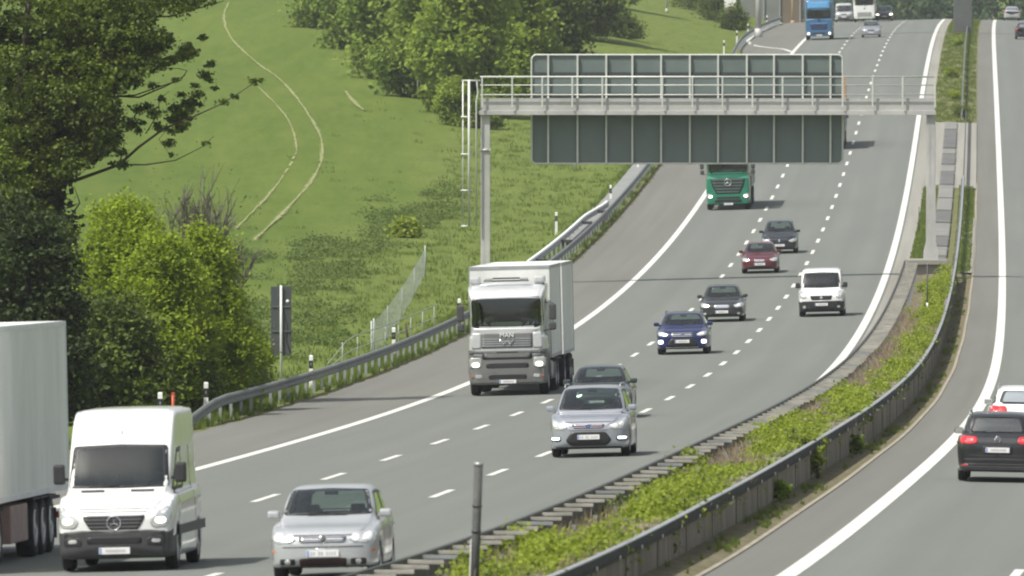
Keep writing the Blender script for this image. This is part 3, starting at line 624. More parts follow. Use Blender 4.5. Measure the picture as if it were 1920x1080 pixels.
pole(1723, 440, 388, 0, 'short thin stake on the grass left of the gantry foot', .02, M_DARK)
# two slim frames on the far slope
for u, vb, vt, lb in ((786, 186, 138, 'small pale tubular frame at the foot of the hillside trees'), (1079, 322, 300, 'thin pale stake just below the left part of the gantry sign')):
    x, d, z = ter(u, vb); r = empty('tubular_frame', lb, 'frame', (x, d, z)); h = (vb-vt)*d/F; g = .11 if u < 900 else .05
    s = MB(); s.tube([(-g, 0, -.1), (-g, 0, h), (g, 0, h), (g, 0, -.1)], .035, 6); s.tube([(-g, 0, h*.72), (g, 0, h*.72)], .03, 6); s.build('frame', M_GR, r)

# far end of the road: pole, panel, pale wall
def far_box(name, label, cat, u0, v0, u1, v1, d, m, dep=.3, extra=None):
    x0, x1, z1, z0 = (u0-960)*d/F, (u1-960)*d/F, ZC-v0*d/F, ZC-v1*d/F
    r = wroot(name, label, cat, ((x0+x1)/2, d, z0)); MB().box(((x0+x1)/2, d, (z0+z1)/2), (x1-x0, dep, z1-z0), .02).build('panel', m, r)
    if extra == 'posts':
        zg = float(groundz(x0-fL(d), d))-.3
        for x in (x0+.15, x1-.15): MB().tube([(x, d+.1, zg), (x, d+.1, z1-.1)], .05, 6).build('post', M_GALV, r)
        MB().box(((x0+x1)/2, d-dep/2-.01, z1-.06), (x1-x0-.1, .03, .07)).build('frame', M_GALV, r)
    return r
far_box('notice_board', 'small white board on posts at the far left of the road', 'board', 1358, -6, 1380, 26, 1150, M_WHITE, .1, 'posts')
far_box('notice_board', 'low grey board on posts in the grass left of the distant guard rail', 'board', 1328, 66, 1350, 77, 1090, mat('grey_board', (.18, .20, .20), .7, noise=.2), .1, 'posts')
def far_pole(u, vb, vt, d, w_, m, lb):
    x = (u-960)*d/F; zg = float(groundz(x-fL(d), d)); r = empty('lamp_post', lb, 'post', (x, d, zg)); h = ZC-vt*d/F-zg
    MB().tube([(0, 0, -.3), (0, 0, h*.5), (0, 0, h)], [w_, w_*.85, w_*.7], 8).build('pole', m, r); MB().tube([(0, 0, -.1), (0, 0, .4)], w_*1.5, 8).build('foot', m, r)
far_pole(1250, 50, -60, 1165, .09, M_GB, 'thin grey post standing on the shaded slope far away')
far_pole(1486, 45, -60, 1262, .13, mat('sand_post', (.42, .30, .18), .7, noise=.2), 'sand coloured post left of the blue truck')
r = wroot('noise_barrier', 'long grey noise barrier closing the view left of the blue truck', 'wall', (20, 1330, ZC-4))
M_NB = mat('barrier_grey', (.17, .18, .17), .8, noise=.15, nscale=.3); M_NB2 = mat('barrier_brown', (.15, .12, .085), .8, noise=.2, nscale=.3)
for i, (ua, ub) in enumerate(((1388, 1432), (1433, 1462), (1463, 1500), (1501, 1560))):
    xa, xb = (ua-960)*1330/F, (ub-960)*1330/F; MB().box(((xa+xb)/2, 1330, ZC-.2), (xb-xa-.05, .25, 7.), .02).build('wall_panel', M_NB if i < 2 else M_NB2, r)
    MB().box((xb, 1329.8, ZC-.1), (.14, .2, 7.1)).build('post', M_GALV, r)

G2D = 1096.; far_x = lambda u: (u-960)*G2D/F; gb = float(roadz(0, G2D)); r = wroot('sign_gantry', 'far sign gantry whose dark pier stands in the median at the top edge', 'gantry', (far_x(1805), G2D, gb))
MP_ = mat('pier_concrete', (.085, .095, .09), .85, noise=.2, nscale=.5)
MB().box((far_x(1805), G2D, gb+3.4), (1.7, .7, 7.6), .05).build('pier', MP_, r); MB().tube([(far_x(1422), G2D, gb-.6), (far_x(1422), G2D, gb+7.4)], .27, 10).build('pillar', M_GB, r); MB().tube([(far_x(1422), G2D, gb-.6), (far_x(1422), G2D, gb+.5)], .38, 10).build('foot', M_GB, r)
xr = float(fL(G2D))+22.6; MB().tube([(xr, G2D, gb-.8), (xr, G2D, gb+7.4)], .27, 10).build('pillar', M_GB, r)
MB().box(((far_x(1422)+xr)/2, G2D, gb+7.6), (xr-far_x(1422)+1, .8, .8), .03).build('girder', M_GB, r)
for a, b in ((far_x(1500), far_x(1740)), (far_x(1850), xr-1)): MB().box(((a+b)/2, G2D+.6, gb+8.3), (b-a, .08, 4.2), .03).build('sign_panel', M_SB, r)
# ================================================================== VEGETATION
# dark tree leaning in from the left, long sprays of leaves reaching over the verge
AD = 360.; ax = lambda u: (u-960)*AD/F; az = lambda v: ZC-v*AD/F
TX = ax(20); TG = float(groundz(TX-fL(AD), AD)); r = wroot('leaning_tree', 'dark broadleaf tree at the upper left with long leafy sprays reaching right', 'tree', (TX, AD, TG))
t = MB(); t.tube([(TX, AD, TG-.3), (ax(10), AD, az(620)), (ax(25), AD+.3, az(420)), (ax(35), AD, az(200)), (ax(60), AD+.2, az(-60))], [.26, .22, .18, .13, .08], 9)
def br(px, r0, r1, dy=0., dy1=0.):
    n = len(px); t.tube([(ax(u), AD+dy+(dy1-dy)*i/(n-1), az(v)) for i, (u, v) in enumerate(px)], [r0+(r1-r0)*i/(n-1) for i in range(n)], 6)
br([(30, 385), (80, 355), (150, 335), (225, 308), (262, 275), (310, 240)], .075, .035, 0, -1.2); br([(310, 240), (360, 220), (415, 195), (448, 175), (482, 152)], .035, .01, -1.2, -1.4)
br([(225, 308), (275, 308), (330, 300), (380, 275), (402, 255)], .03, .008, -.8, -1); br([(225, 180), (255, 178), (300, 162), (340, 150), (352, 132), (335, 128), (290, 128)], .028, .009, -.4, -1)
br([(40, 240), (130, 210), (225, 180), (262, 182), (315, 160), (350, 140)], .06, .012, 0, -1); br([(60, 60), (180, 40), (320, 30), (420, 2)], .06, .012, .3, -.4)
br([(275, 250), (300, 210), (300, 185), (320, 170)], .02, .008, -1, -1.1); br([(225, 308), (232, 280), (236, 262)], .02, .008, -.8, -.9)
br([(80, 355), (100, 330), (135, 332), (160, 320)], .03, .01, -.4, -.5); br([(40, 480), (110, 440), (150, 380), (140, 350)], .05, .01, .2, -.4); br([(320, 235), (300, 260), (322, 290)], .016, .006, -1.2, -1.2)
t.build('trunk', M_BARK, r)
def clu(list_, per, k=1.0):
    out = []
    for u, v, rp in list_:
        n = int(per*(rp/14.)**1.6*k); c = np.array([ax(u), AD+random.uniform(-1.5, 0), az(v)]); out.append(c+RNG.normal(size=(n, 3))*np.array([1, 1.1, .62])*rp*AD/F*.55)
    return np.concatenate(out)
tips = [(310, 75, 20), (345, 105, 16), (300, 120, 18), (270, 100, 22), (395, 120, 9), (332, 205, 16), (300, 240, 10), (210, 262, 20), (190, 285, 14), (285, 160, 9), (362, 188, 10), (345, 235, 9), (376, 196, 7), (300, 90, 20), (350, 90, 14), (322, 112, 13), (385, 140, 12), (372, 176, 11), (352, 195, 14), (332, 226, 15), (318, 268, 11), (477, 152, 9), (491, 150, 5), (440, 180, 6), (421, 190, 8), (388, 268, 7), (292, 212, 13), (246, 232, 17), (322, 290, 5),
    (380, 70, 8), (362, 100, 10), (395, 150, 8), (405, 165, 6), (368, 160, 8), (340, 178, 8), (345, 215, 10), (360, 205, 9), (228, 286, 12), (232, 308, 12), (212, 305, 6), (302, 186, 8), (278, 200, 10), (262, 204, 12), (270, 230, 6), (260, 245, 8), (295, 232, 6), (300, 245, 4), (325, 245, 9), (340, 240, 10), (350, 232, 8), (356, 222, 8), (318, 222, 7), (330, 150, 6)]
def spray(n, lims, per, hi):
    out = []
    for _ in range(n):
        v = random.uniform(-70, 480); lim = float(np.interp(v, *lims)); u = (lim-abs(random.gauss(0, .42))*lim) if random.random() < .75 else random.uniform(-40, lim)
        if 18 < v < 60 and u > 300: continue
        if u < -50: continue
        L_ = random.uniform(26, 62); sl_ = random.uniform(-.35, .12); th_ = random.uniform(5, 10); dy = random.uniform(-2.2, 1.2); k = int(per*L_/40)
        f = RNG.random(k); cu = u-L_*f; cv = v-sl_*L_*(f-.5)+RNG.normal(size=k)*th_*(.5+.8*f)
        out.append(np.stack([(cu-960)*AD/F, AD+dy+RNG.normal(size=k)*.5, ZC-cv*AD/F], 1))
    return np.concatenate(out)
LIMS = ([-70, 0, 12, 30, 48, 72, 100, 130, 150, 172, 200, 235, 262, 290, 318, 345, 365, 400, 440, 480], [450, 415, 390, 330, 305, 330, 300, 318, 285, 225, 232, 250, 225, 215, 165, 130, 75, 120, 150, 120])
leaf_cloud('leaf_sprays', clu(tips, 170), .115, LM['dark'], r)
leaf_cloud('crown', spray(880, LIMS, 80, 1), .125, LM['tree'], r)  # noise mixes shaded and sunlit tones into the leaf colour
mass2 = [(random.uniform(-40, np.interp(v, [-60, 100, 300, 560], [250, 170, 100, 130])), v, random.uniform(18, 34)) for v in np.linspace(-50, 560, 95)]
q = clu(mass2, 60); q[:, 1] += 2.2; leaf_cloud('inner_crown', q, .24, LM['deep'], r)  # darkest leaf colour paints shade into the depth of the crown
def tree_at(name, label, u, vb, vt, wpx, n, per, cr, leaf, lm, d=None, **k):
    if d is None: x, d, z = ter(u, vb)
    else: x = (u-960)*d/F; z = float(groundz(x-fL(d), d))
    h = (ZC-vt*d/F)-z; return tree(name, label, 'tree' if 'shrub' not in name else 'shrub', x, d, z, h, wpx*d/F, n, per, cr, leaf, lm, **k)
G1 = 'trees and shrubs behind the start of the guard rail'
tree_at('maple_tree', 'bright yellow green leafy tree standing right of the dark leaning tree', 235, 0, 365, 270, 1250, 36, .34, .125, LM['bright'], 346, group=G1, seed=3, nb=20, low=.10)
tree_at('maple_tree', 'bright green leafy tree nearest the tall narrow sign back', 385, 0, 408, 205, 1000, 36, .32, .125, LM['bright'], 350, group=G1, seed=5, nb=18, low=.06)
tree_at('maple_tree', 'bright green leafy tree between two others of its row, lower and fuller', 310, 0, 430, 230, 1050, 36, .32, .125, LM['bright'], 343, group=G1, seed=8, nb=18, low=.06)
tree_at('dark_tree', 'dark green tree with dense foliage directly behind the white van roof', 215, 0, 560, 250, 800, 32, .34, .15, LM['dark'], 338, group=G1, seed=9, nb=16, low=.03)
tree_at('dark_tree', 'very dark tree behind the top of the pale trailer', 60, 0, 380, 260, 900, 32, .36, .16, LM['deep'], 330, group=G1, seed=12, nb=18, low=.03)
tree_at('dark_tree', 'dark tree at the left picture edge behind the trailer roof', -60, 0, 330, 260, 600, 32, .36, .16, LM['deep'], 338, group=G1, seed=14, nb=16, low=.03)
tree_at('dark_tree', 'dark undergrowth tree just left of the bent down guard rail end', 330, 0, 640, 170, 520, 30, .28, .14, LM['dark'], 343, group=G1, seed=17, nb=14, low=.0)
tree_at('olive_shrub', 'dull green shrub right of the bright trees, nearly touching the narrow sign', 462, 0, 600, 95, 260, 26, .24, .12, LM['mid'], 366, group=G1, seed=19, nb=10, low=.0)
for u, vt, sd, lb in ((372, 315, 21, 'bare grey twiggy tree rising above the right hand bright tree'), (300, 345, 22, 'bare grey twiggy tree rising above the middle bright tree'), (420, 395, 23, 'small bare twiggy tree at the right shoulder of the bright trees')):
    d = 372.; x = (u-960)*d/F; z = float(groundz(x-fL(d), d)); h = (ZC-vt*d/F-z)*1.12; r = empty('bare_tree', lb, 'tree', (x, d, z), G1); t = MB(); rr = random.Random(sd)
    def grow(p, dr, L_, rad, lev):
        q = p+dr*L_; m_ = p.lerp(q, .5)+Vector((rr.uniform(-.05, .05), 0, rr.uniform(-.03, .03)))*L_; t.tube([p, m_, q], [rad, rad*.8, rad*.6], 4)
        if lev:
            for k in range(4 if lev < 4 else 5): grow(p.lerp(q, rr.uniform(.45, 1)), (dr+Vector((rr.uniform(-.6, .6), rr.uniform(-.6, .6), rr.uniform(.05, .55)))).normalized(), L_*rr.uniform(.5, .72), rad*.62, lev-1)
    grow(Vector((0, 0, -.2)), Vector((0, 0, 1)), h*.46, .075, 4); t.build('trunk', M_BARKP, r)
    C = RNG.normal(size=(420, 3))*np.array([.55, .5, .16*h])+np.array([0, 0, h*.68]); leaf_cloud('crown', C, .07, LM['dull'], r)
# hillside wood above the meadow
G2 = 'trees of the wood above the meadow'
lbs = ['leftmost tree of the hillside wood, at the top edge of the meadow', 'tree of the hillside wood second from its left end', 'rounded tree of the hillside wood above the small tubular frame', 'tall leafy tree of the hillside wood left of the gantry ladder', 'pale speckled tree of the hillside wood directly above the gantry ladder', 'bright topped tree of the hillside wood above the left end of the sign', 'dark tree behind the bright topped one of the hillside wood', 'rightmost dark tree of the hillside wood above the sign']
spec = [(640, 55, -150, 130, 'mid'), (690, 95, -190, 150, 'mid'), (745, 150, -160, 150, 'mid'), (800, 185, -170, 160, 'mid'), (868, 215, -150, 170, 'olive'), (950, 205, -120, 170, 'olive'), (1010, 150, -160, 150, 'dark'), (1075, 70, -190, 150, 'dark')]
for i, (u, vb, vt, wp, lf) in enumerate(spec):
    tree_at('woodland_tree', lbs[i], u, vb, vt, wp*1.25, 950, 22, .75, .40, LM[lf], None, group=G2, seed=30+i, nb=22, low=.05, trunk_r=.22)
back = [(720, 20, -230), (820, 90, -240), (920, 110, -240), (1000, 60, -240), (1090, 10, -260)]
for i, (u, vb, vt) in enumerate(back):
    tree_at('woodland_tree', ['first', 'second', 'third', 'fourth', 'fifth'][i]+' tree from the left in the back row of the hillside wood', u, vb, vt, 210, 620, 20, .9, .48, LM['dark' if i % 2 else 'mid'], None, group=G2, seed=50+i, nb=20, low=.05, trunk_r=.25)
G3 = 'shrubs at the foot of the hillside wood'
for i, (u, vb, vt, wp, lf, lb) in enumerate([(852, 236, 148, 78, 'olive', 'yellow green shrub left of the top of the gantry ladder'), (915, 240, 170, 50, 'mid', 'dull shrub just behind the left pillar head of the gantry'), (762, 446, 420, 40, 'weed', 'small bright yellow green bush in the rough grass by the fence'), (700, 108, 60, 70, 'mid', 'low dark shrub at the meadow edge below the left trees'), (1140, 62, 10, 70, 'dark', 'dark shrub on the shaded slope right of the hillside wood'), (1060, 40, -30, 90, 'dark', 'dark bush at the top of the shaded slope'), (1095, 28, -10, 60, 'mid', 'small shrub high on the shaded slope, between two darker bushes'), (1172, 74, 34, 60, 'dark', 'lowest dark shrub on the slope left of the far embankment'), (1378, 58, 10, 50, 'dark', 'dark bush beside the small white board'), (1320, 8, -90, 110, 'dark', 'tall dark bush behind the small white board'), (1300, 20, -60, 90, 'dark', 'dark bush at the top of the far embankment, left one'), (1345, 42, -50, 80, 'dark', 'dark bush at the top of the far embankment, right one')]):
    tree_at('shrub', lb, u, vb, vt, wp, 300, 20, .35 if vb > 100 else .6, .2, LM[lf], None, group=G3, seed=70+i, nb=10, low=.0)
# the far wooded hill beyond the crest: one mass
C = []
for k in range(760):
    d = random.uniform(1440, 1640); u = random.uniform(930, 2050); x = (u-960)*d/F; z = float(groundz(x-fL(d), d)); b = random.uniform(1.8, 3.6); hh = random.uniform(0, 13)
    c, _ = clumps([(x, d, z+hh, b, b, b)], 5, 16, 1.1, .6); C.append(c)
leaf_cloud('distant_wood', np.concatenate(C), .8, LM['far'], None, kind='stuff'); tag(bpy.data.objects['distant_wood'], 'blue green distant wood filling the top right beyond the crest of the road', 'wood')
# grass tufts
def blades(name, XYZ, h, w_, m, lean=.35, parent=None):
    C = np.asarray(XYZ, float); n = len(C); a = RNG.random(n)*math.pi; dx = np.stack([np.cos(a), np.sin(a), 0*a], 1)*w_*.5
    hh = (h*(.5+.8*RNG.random(n)))[:, None]; tip = RNG.normal(size=(n, 3))*lean*hh*.6; tip[:, 2] = hh[:, 0]
    V = np.stack([C-dx, C+dx, C+tip+dx*.25, C+tip-dx*.25], 1).reshape(-1, 3); me = mesh_np(name, V, np.arange(4*n).reshape(-1, 4))
    at = me.attributes.new('rnd', 'FLOAT', 'FACE'); at.data.foreach_set('value', RNG.random(len(me.polygons)).astype(np.float32)); me.materials.append(m); o = link(name, me, parent); o['kind'] = 'stuff'; return o
def scat(n, t0, t1, d0, d1, clump=.4, den=None):
    k = max(1, n//14); t = RNG.uniform(t0, t1, k); d = RNG.uniform(d0**.5, d1**.5, k)**2
    if den is not None: m_ = RNG.random(k) < den(t, d); t, d = t[m_], d[m_]
    t = (t[:, None]+RNG.normal(size=(len(t), 14))*clump*.5).ravel(); d = (d[:, None]+RNG.normal(size=(len(d), 14))*clump*1.6).ravel()
    return t, d
def on_ground(t, d, dz=0): return np.stack([fL(d)+t, d, groundz(t, d)+dz], 1)
t, d = scat(30000, -13.9, -11.75, 300, 760, .12); o = blades('verge_grass', on_ground(t, d), .22, .03, LM['grass']); tag(o, 'rough grass growing under the left guard rail', 'grass', kind='stuff')
t, d = scat(60000, -34, -13.6, 380, 900, .5, lambda t, d: np.where(t < np.interp(d, [380, 430, 480, 540, 600, 680, 760, 900], [-16, -17, -21.5, -23, -23, -23, -25.5, -33]), .05, .8)); o = blades('tall_grass', on_ground(t, d), .17, .05, LM['grass']); tag(o, 'uneven tall grass between the meadow and the guard rail', 'grass', kind='stuff')
# darker scrub band
px = [(470, 500), (560, 478), (620, 475), (700, 455), (760, 425), (820, 395), (850, 375), (590, 520), (650, 500), (720, 410), (500, 590), (560, 560), (480, 640), (600, 610), (560, 640)]
C = []
for u, v in px:
    for k in range(9):
        x, d, z = ter(u+random.gauss(0, 26), v+random.gauss(0, 12)); c, _ = clumps([(x, d, z+.05, .9, 2.2, .28)], 16, 34, .3, .1); C.append(c)
C = np.concatenate(C); o = leaf_cloud('scrub', C, .11, LM['scrub'], None, kind='stuff'); tag(o, 'dark low scrub in a band between meadow and fence', 'scrub', kind='stuff')
# median planting
dens = lambda t, d: .35+.65*(np.sin(d*.23+np.sin(d*.07)*3)+np.sin(d*.11+t*2)*.8 > -.2)
B = []
def weedy(t, d):
    n = math.sin(d*.35+math.sin(t*3+d*.11)*1.5)+math.sin(d*.13+t*1.7)+.6*math.sin(d*.9+t*5)
    thr = float(np.interp(t, [5.2, 5.9, 6.4, 6.9, 7.2], [.9, .45, -.7, -1.4, -.2]))
    if d > 340: thr += float(np.interp(t, [5.2, 6.3, 6.8], [1.6, 1.0, 0]))
    return n-thr
while len(B) < 1250:
    d = random.uniform(13, 23.25)**2; tt = random.uniform(5.25, 7.12); q = weedy(tt, d)
    if q < 0: continue
    s_ = random.uniform(.12, .26)+.05*min(q, 2); hh_ = .10+.16*min(q, 2)*random.random()
    B.append((float(fL(d))+tt, d, float(groundz(tt, d))+s_*.5+hh_, s_, s_*1.9, s_*.8+hh_*.3))
C, _ = clumps(B, 8200, 17, .13, .3); o = leaf_cloud('ground_cover', C, .08, LM['weed'], None, kind='stuff'); tag(o, 'bright green weeds covering the planted median strip', 'ground cover', kind='stuff')
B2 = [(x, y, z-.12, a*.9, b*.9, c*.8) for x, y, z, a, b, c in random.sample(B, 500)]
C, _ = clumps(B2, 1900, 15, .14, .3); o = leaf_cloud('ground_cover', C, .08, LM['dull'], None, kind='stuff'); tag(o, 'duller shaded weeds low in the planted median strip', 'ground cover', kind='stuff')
t, d = scat(42000, 5.35, 7.3, 165, 470, .22, lambda t, d: np.array([(.95 if weedy(a, b) < .1 else .08) for a, b in zip(t, d)])); t = np.clip(t, 5.3, 7.1); o = blades('dry_grass', on_ground(t, d), .44, .026, LM['straw'], .5); tag(o, 'tan dry grass stalks among the weeds of the median', 'dry grass', kind='stuff')
t, d = scat(14000, 7.4, 7.9, 120, 560, .05, lambda t, d: (np.sin(d*.09)+np.sin(d*.31) > .3)*.8+.08); t = np.clip(t, 7.38, 7.97); o = blades('verge_grass', on_ground(t, d), .10, .02, LM['grass'], .4); tag(o, 'short patchy grass at the foot of the stained median wall', 'grass', kind='stuff')
t, d = scat(9000, 5.0, 5.9, 552, 690, .2); t = np.clip(t, 5.0, 5.8); a = on_ground(t, d); t, d = scat(9000, 7.1, 7.95, 552, 690, .2); t = np.clip(t, 7.1, 7.9); b = on_ground(t, d); t, d = scat(22000, 5.1, 7.9, 803, 1240, .3); t = np.clip(t, 5.05, 7.95)
o = blades('median_grass', np.concatenate([a, b, on_ground(t, d)]), .16, .04, LM['grass'], .4); tag(o, 'grass on the median around and beyond the paved gap', 'grass', kind='stuff')
G4 = 'bushes on the median'
def bush(t, d, w_, h, n, lf, lb, z=0., sz=.075):
    x = float(fL(d))+t; zz_ = float(groundz(t, d))+z; r = empty('shrub', lb, 'shrub', (x, d, zz_), G4); bl = [(random.uniform(-.3, .3)*w_, random.uniform(-.3, .3)*w_, h*random.uniform(.3, .7), w_*.34, w_*.5, h*.36) for _ in range(6)]
    C, cc = clumps(bl, n, 20, w_*.13, .3); s = MB()
    for c in cc[::6]: s.tube([(0, 0, -.05), tuple(c)], [.012, .006], 4)
    s.build('stems', M_BARK, r); leaf_cloud('crown', C, sz, LM[lf], r)
def bush_px(u, vb, w_, h, n, lf, lb, t): bush(t, at_u(u, t), w_, h, n, lf, lb)
bush_px(1300, 0, .8, .75, 70, 'weed', 'leafy shrub spilling over the left rail at the middle of the median', 5.3); bush_px(1165, 0, .75, .6, 60, 'dull', 'darker shrub against the left rail in the nearer part of the median', 5.5)
bush_px(1420, 0, .9, .7, 80, 'weed', 'rounded green shrub beside the left rail where the white line ends', 5.4); bush_px(1075, 0, .6, .45, 45, 'weed', 'nearest small shrub against the left rail of the median', 5.5)
bush_px(1490, 0, .9, .65, 70, 'weed', 'farthest green shrub leaning on the left rail of the median', 5.5); bush_px(1570, 0, .9, .6, 60, 'dull', 'dull shrub in the middle of the median, past the end of the hidden line', 6.3)
for u, hh, lf, lb in ((1534, .8, 'weed', 'bright bush growing up the face of the stained wall'), (1466, .6, 'mid', 'dark bush at the foot of the stained wall, nearest of three'), (1605, .5, 'mid', 'farthest dark bush at the foot of the stained wall')): bush_px(u, 0, .42, hh, 40, lf, lb, 7.45)
bush(6.9, 812, 1.0, .9, 60, 'dark', 'dark bush at the far edge of the paved gap', 0, .12); bush(6.2, 850, 1.1, .8, 60, 'weed', 'green bush on the median just past the paved gap', 0, .12); bush(6.1, 905, 1.1, .8, 60, 'weed', 'second green bush on the median past the paved gap', 0, .12); bush(6.3, 1020, 1.2, .8, 50, 'olive', 'farthest small bush on the median', 0, .14)

# ================================================================== VEHICLES
def rrect(cx, cz, w_, h, r=.02, n=4):
    r = min(r, w_/2*.98, h/2*.98); o = []
    for sx, sz, a0 in ((1, 1, 0), (-1, 1, 90), (-1, -1, 180), (1, -1, 270)):
        for k in range(n+1): a = math.radians(a0+90*k/n); o.append((cx+sx*(w_/2-r)+r*math.cos(a), cz+sz*(h/2-r)+r*math.sin(a)))
    return o
def rnd(poly, it=1, r=.055):                       # rounds every corner with a small radius
    o = []; n = len(poly)
    for i in range(n):
        p, a, b = Vector(poly[i]), Vector(poly[i-1]), Vector(poly[(i+1) % n]); q = min(r, (p-a).length*.4, (p-b).length*.4)
        e0 = p+(a-p).normalized()*q; e1 = p+(b-p).normalized()*q; o += [tuple(e0), tuple(e0*.25+p*.5+e1*.25), tuple(e1)]
    return o
def mir(poly): return [(-a, b) for a, b in poly][::-1]
def sym(half): return half+[(-a, b) for a, b in half[::-1] if abs(a) > 1e-6]
def resam(poly, mx=.09):
    o = []
    for i in range(len(poly)):
        a, b = Vector(poly[i]), Vector(poly[(i+1) % len(poly)]); n = max(1, int((b-a).length/mx))
        for k in range(n): o.append(tuple(a.lerp(b, k/n)))
    return o
class Body:
    """lofted shell of a vehicle; x across, y from the nose (0) to the tail, z up"""
    def __init__(s, L, W, top, belt, rail, plan, bottom, wheels=(), ra=.36, rc=.31, bulge=.08, rbulge=.06, dy=.10, sill=.0):
        s.L = L; fT, fB, fR, fP = pchip(*zip(*top)), pchip(*zip(*belt)), pchip(*zip(*rail)), pchip(*zip(*plan)); fb = pchip(*zip(*bottom))
        ys = sorted(set([0, .02, .05, .09, .14, .2, .27, .35]+list(np.arange(.42, L-.3, dy))+[L-.3, L-.2, L-.12, L-.06, L-.02, L]+[w0+k*ra*q for w0 in wheels for q in (.0, .5, .8, .95, 1.) for k in (-1, 1)]))
        ys = [y for y in ys if 0 <= y <= L]; s.ys = ys; loops = []
        for y in ys:
            T, B, Rr, Wd, zb = float(fT(y)), float(fB(y)), float(fR(y)), float(fP(y))*W/2, float(fb(y))
            for w0 in wheels:
                if abs(y-w0) < ra: zb = max(zb, rc+math.sqrt(max(0, ra*ra-(y-w0)**2)))
            Rr *= Wd; k = min(1, max(.12, (T-B)/.35)); B = min(B, T-.015)
            pts = [(0, zb), (Wd-.16, zb), (Wd-.03, zb+.02), (Wd-.008, zb+.25*(B-zb)), (Wd, zb+.55*(B-zb)), (Wd-.012, zb+.86*(B-zb)), (Wd-.045, B), (Wd-.075-.02*k, B+.05*(T-B)), (Rr+.055*k, T-.14*k), (Rr, T-.055*k), (Rr-.10, T-.016*k), (Rr*.45, T-.002), (0, T)]
            sub = []
            for i in range(len(pts)-1):
                p0, p1, p2, p3 = (Vector(pts[max(i-1, 0)]), Vector(pts[i]), Vector(pts[i+1]), Vector(pts[min(i+2, len(pts)-1)])); n = {7: 4, 3: 2, 4: 2, 11: 3, 10: 2, 0: 3}.get(i, 2)
                for q in range(n):
                    t = q/n; lin = p1.lerp(p2, t); cu = .5*((2*p1)+(p2-p0)*t+(2*p0-5*p1+4*p2-p3)*t*t+(3*p1-p0-3*p2+p3)*t**3)
                    sub.append(lin if i in (0, 1, 7) else lin.lerp(cu, .8))
            sub.append(Vector(pts[-1])); half = [(p.x, p.y) for p in sub]
            full = half+[(-x, z) for x, z in half[-2:0:-1]]; loops.append([(x, y, z) for x, z in full])
        n = len(loops[0]); V = []; 
        def cap(loop, y0, sg, bl):
            cx = 0; cz = (max(p[2] for p in loop)+min(p[2] for p in loop))/2; r = []
            for f in (.97, .9, .8, .65, .45, .22, .03): r.append([(p[0]*f, y0-sg*bl*(1-f**5), cz+(p[2]-cz)*f) for p in loop])
            return r
        rows = cap(loops[0], 0, 1, bulge)[::-1]+loops+cap(loops[-1], L, -1, rbulge); V = [p for r_ in rows for p in r_]; Fq = []
        for i in range(len(rows)-1):
            for k in range(n): Fq.append((i*n+k, i*n+(k+1) % n, (i+1)*n+(k+1) % n, (i+1)*n+k))
        Fq.append(tuple(range(n))); Fq.append(tuple((len(rows)-1)*n+k for k in range(n))[::-1])
        s.V = [Vector(v) for v in V]; s.F = Fq; s.bvh = BVHTree.FromPolygons(s.V, Fq); s.cut = []
    def hit(s, a, b, view):
        if view in ('front', 'rear'):
            sg = 1 if view == 'front' else -1; o = Vector((a, -3 if sg > 0 else s.L+3, b)); r = s.bvh.ray_cast(o, Vector((0, sg, 0)))
        elif view == 'top': o = Vector((a, b, 6)); r = s.bvh.ray_cast(o, Vector((0, 0, -1)))
        else: sg = -1 if view == 'right' else 1; o = Vector((-sg*3, a, b)); r = s.bvh.ray_cast(o, Vector((sg, 0, 0)))
        if r[0] is None:
            r = s.bvh.find_nearest(Vector((a, s.L*.5 if view == 'top' else (0 if view == 'front' else s.L), b)) if view in ('front', 'rear') else (Vector((a, b, 2)) if view == 'top' else Vector(((1 if view == 'right' else -1), a, b))))
        out = {'front': Vector((0, -1, 0)), 'rear': Vector((0, 1, 0)), 'left': Vector((-1, 0, 0)), 'right': Vector((1, 0, 0)), 'top': Vector((0, 0, 1))}[view]
        return r[0], (r[1] if r[1].dot(out) > 0 else -r[1])
    def patch(s, poly, view='front', off=.005, rings=(0, .35, .65, .86, 1.), border=None, th=.0, cut=False, mx=.09):
        poly = resam(poly, mx); n = len(poly); cx = sum(p[0] for p in poly)/n; cz = sum(p[1] for p in poly)/n
        d = {'front': Vector((0, -1, 0)), 'rear': Vector((0, 1, 0)), 'left': Vector((-1, 0, 0)), 'right': Vector((1, 0, 0)), 'top': Vector((0, 0, 1))}[view]
        V = []; Fq = []; mi = []
        h, nm = s.hit(cx, cz, view); V.append(h+nm*off+d*th)
        rg = [r for r in rings if r > 0]
        for r in rg:
            for (a, b) in poly: h, nm = s.hit(cx+(a-cx)*r, cz+(b-cz)*r, view); V.append(h+nm*off+d*th)
        for k in range(n): Fq.append((0, 1+k, 1+(k+1) % n)); mi.append(0)
        for i in range(len(rg)-1):
            for k in range(n): Fq.append((1+i*n+k, 1+(i+1)*n+k, 1+(i+1)*n+(k+1) % n, 1+i*n+(k+1) % n)); mi.append(1 if (border and i == len(rg)-2) else 0)
        base = 1+(len(rg)-1)*n; o = len(V)
        for k in range(n): V.append(V[base+k]-d*(th+off+.012))
        for k in range(n): Fq.append((base+k, o+k, o+(k+1) % n, base+(k+1) % n)); mi.append(1 if border else 0)
        if cut: s.cut.append((view, [(cx+(a-cx)*cut, cz+(b-cz)*cut) for a, b in poly]))
        m = MB(); m.add(V, Fq, True); m.mi = mi; return m
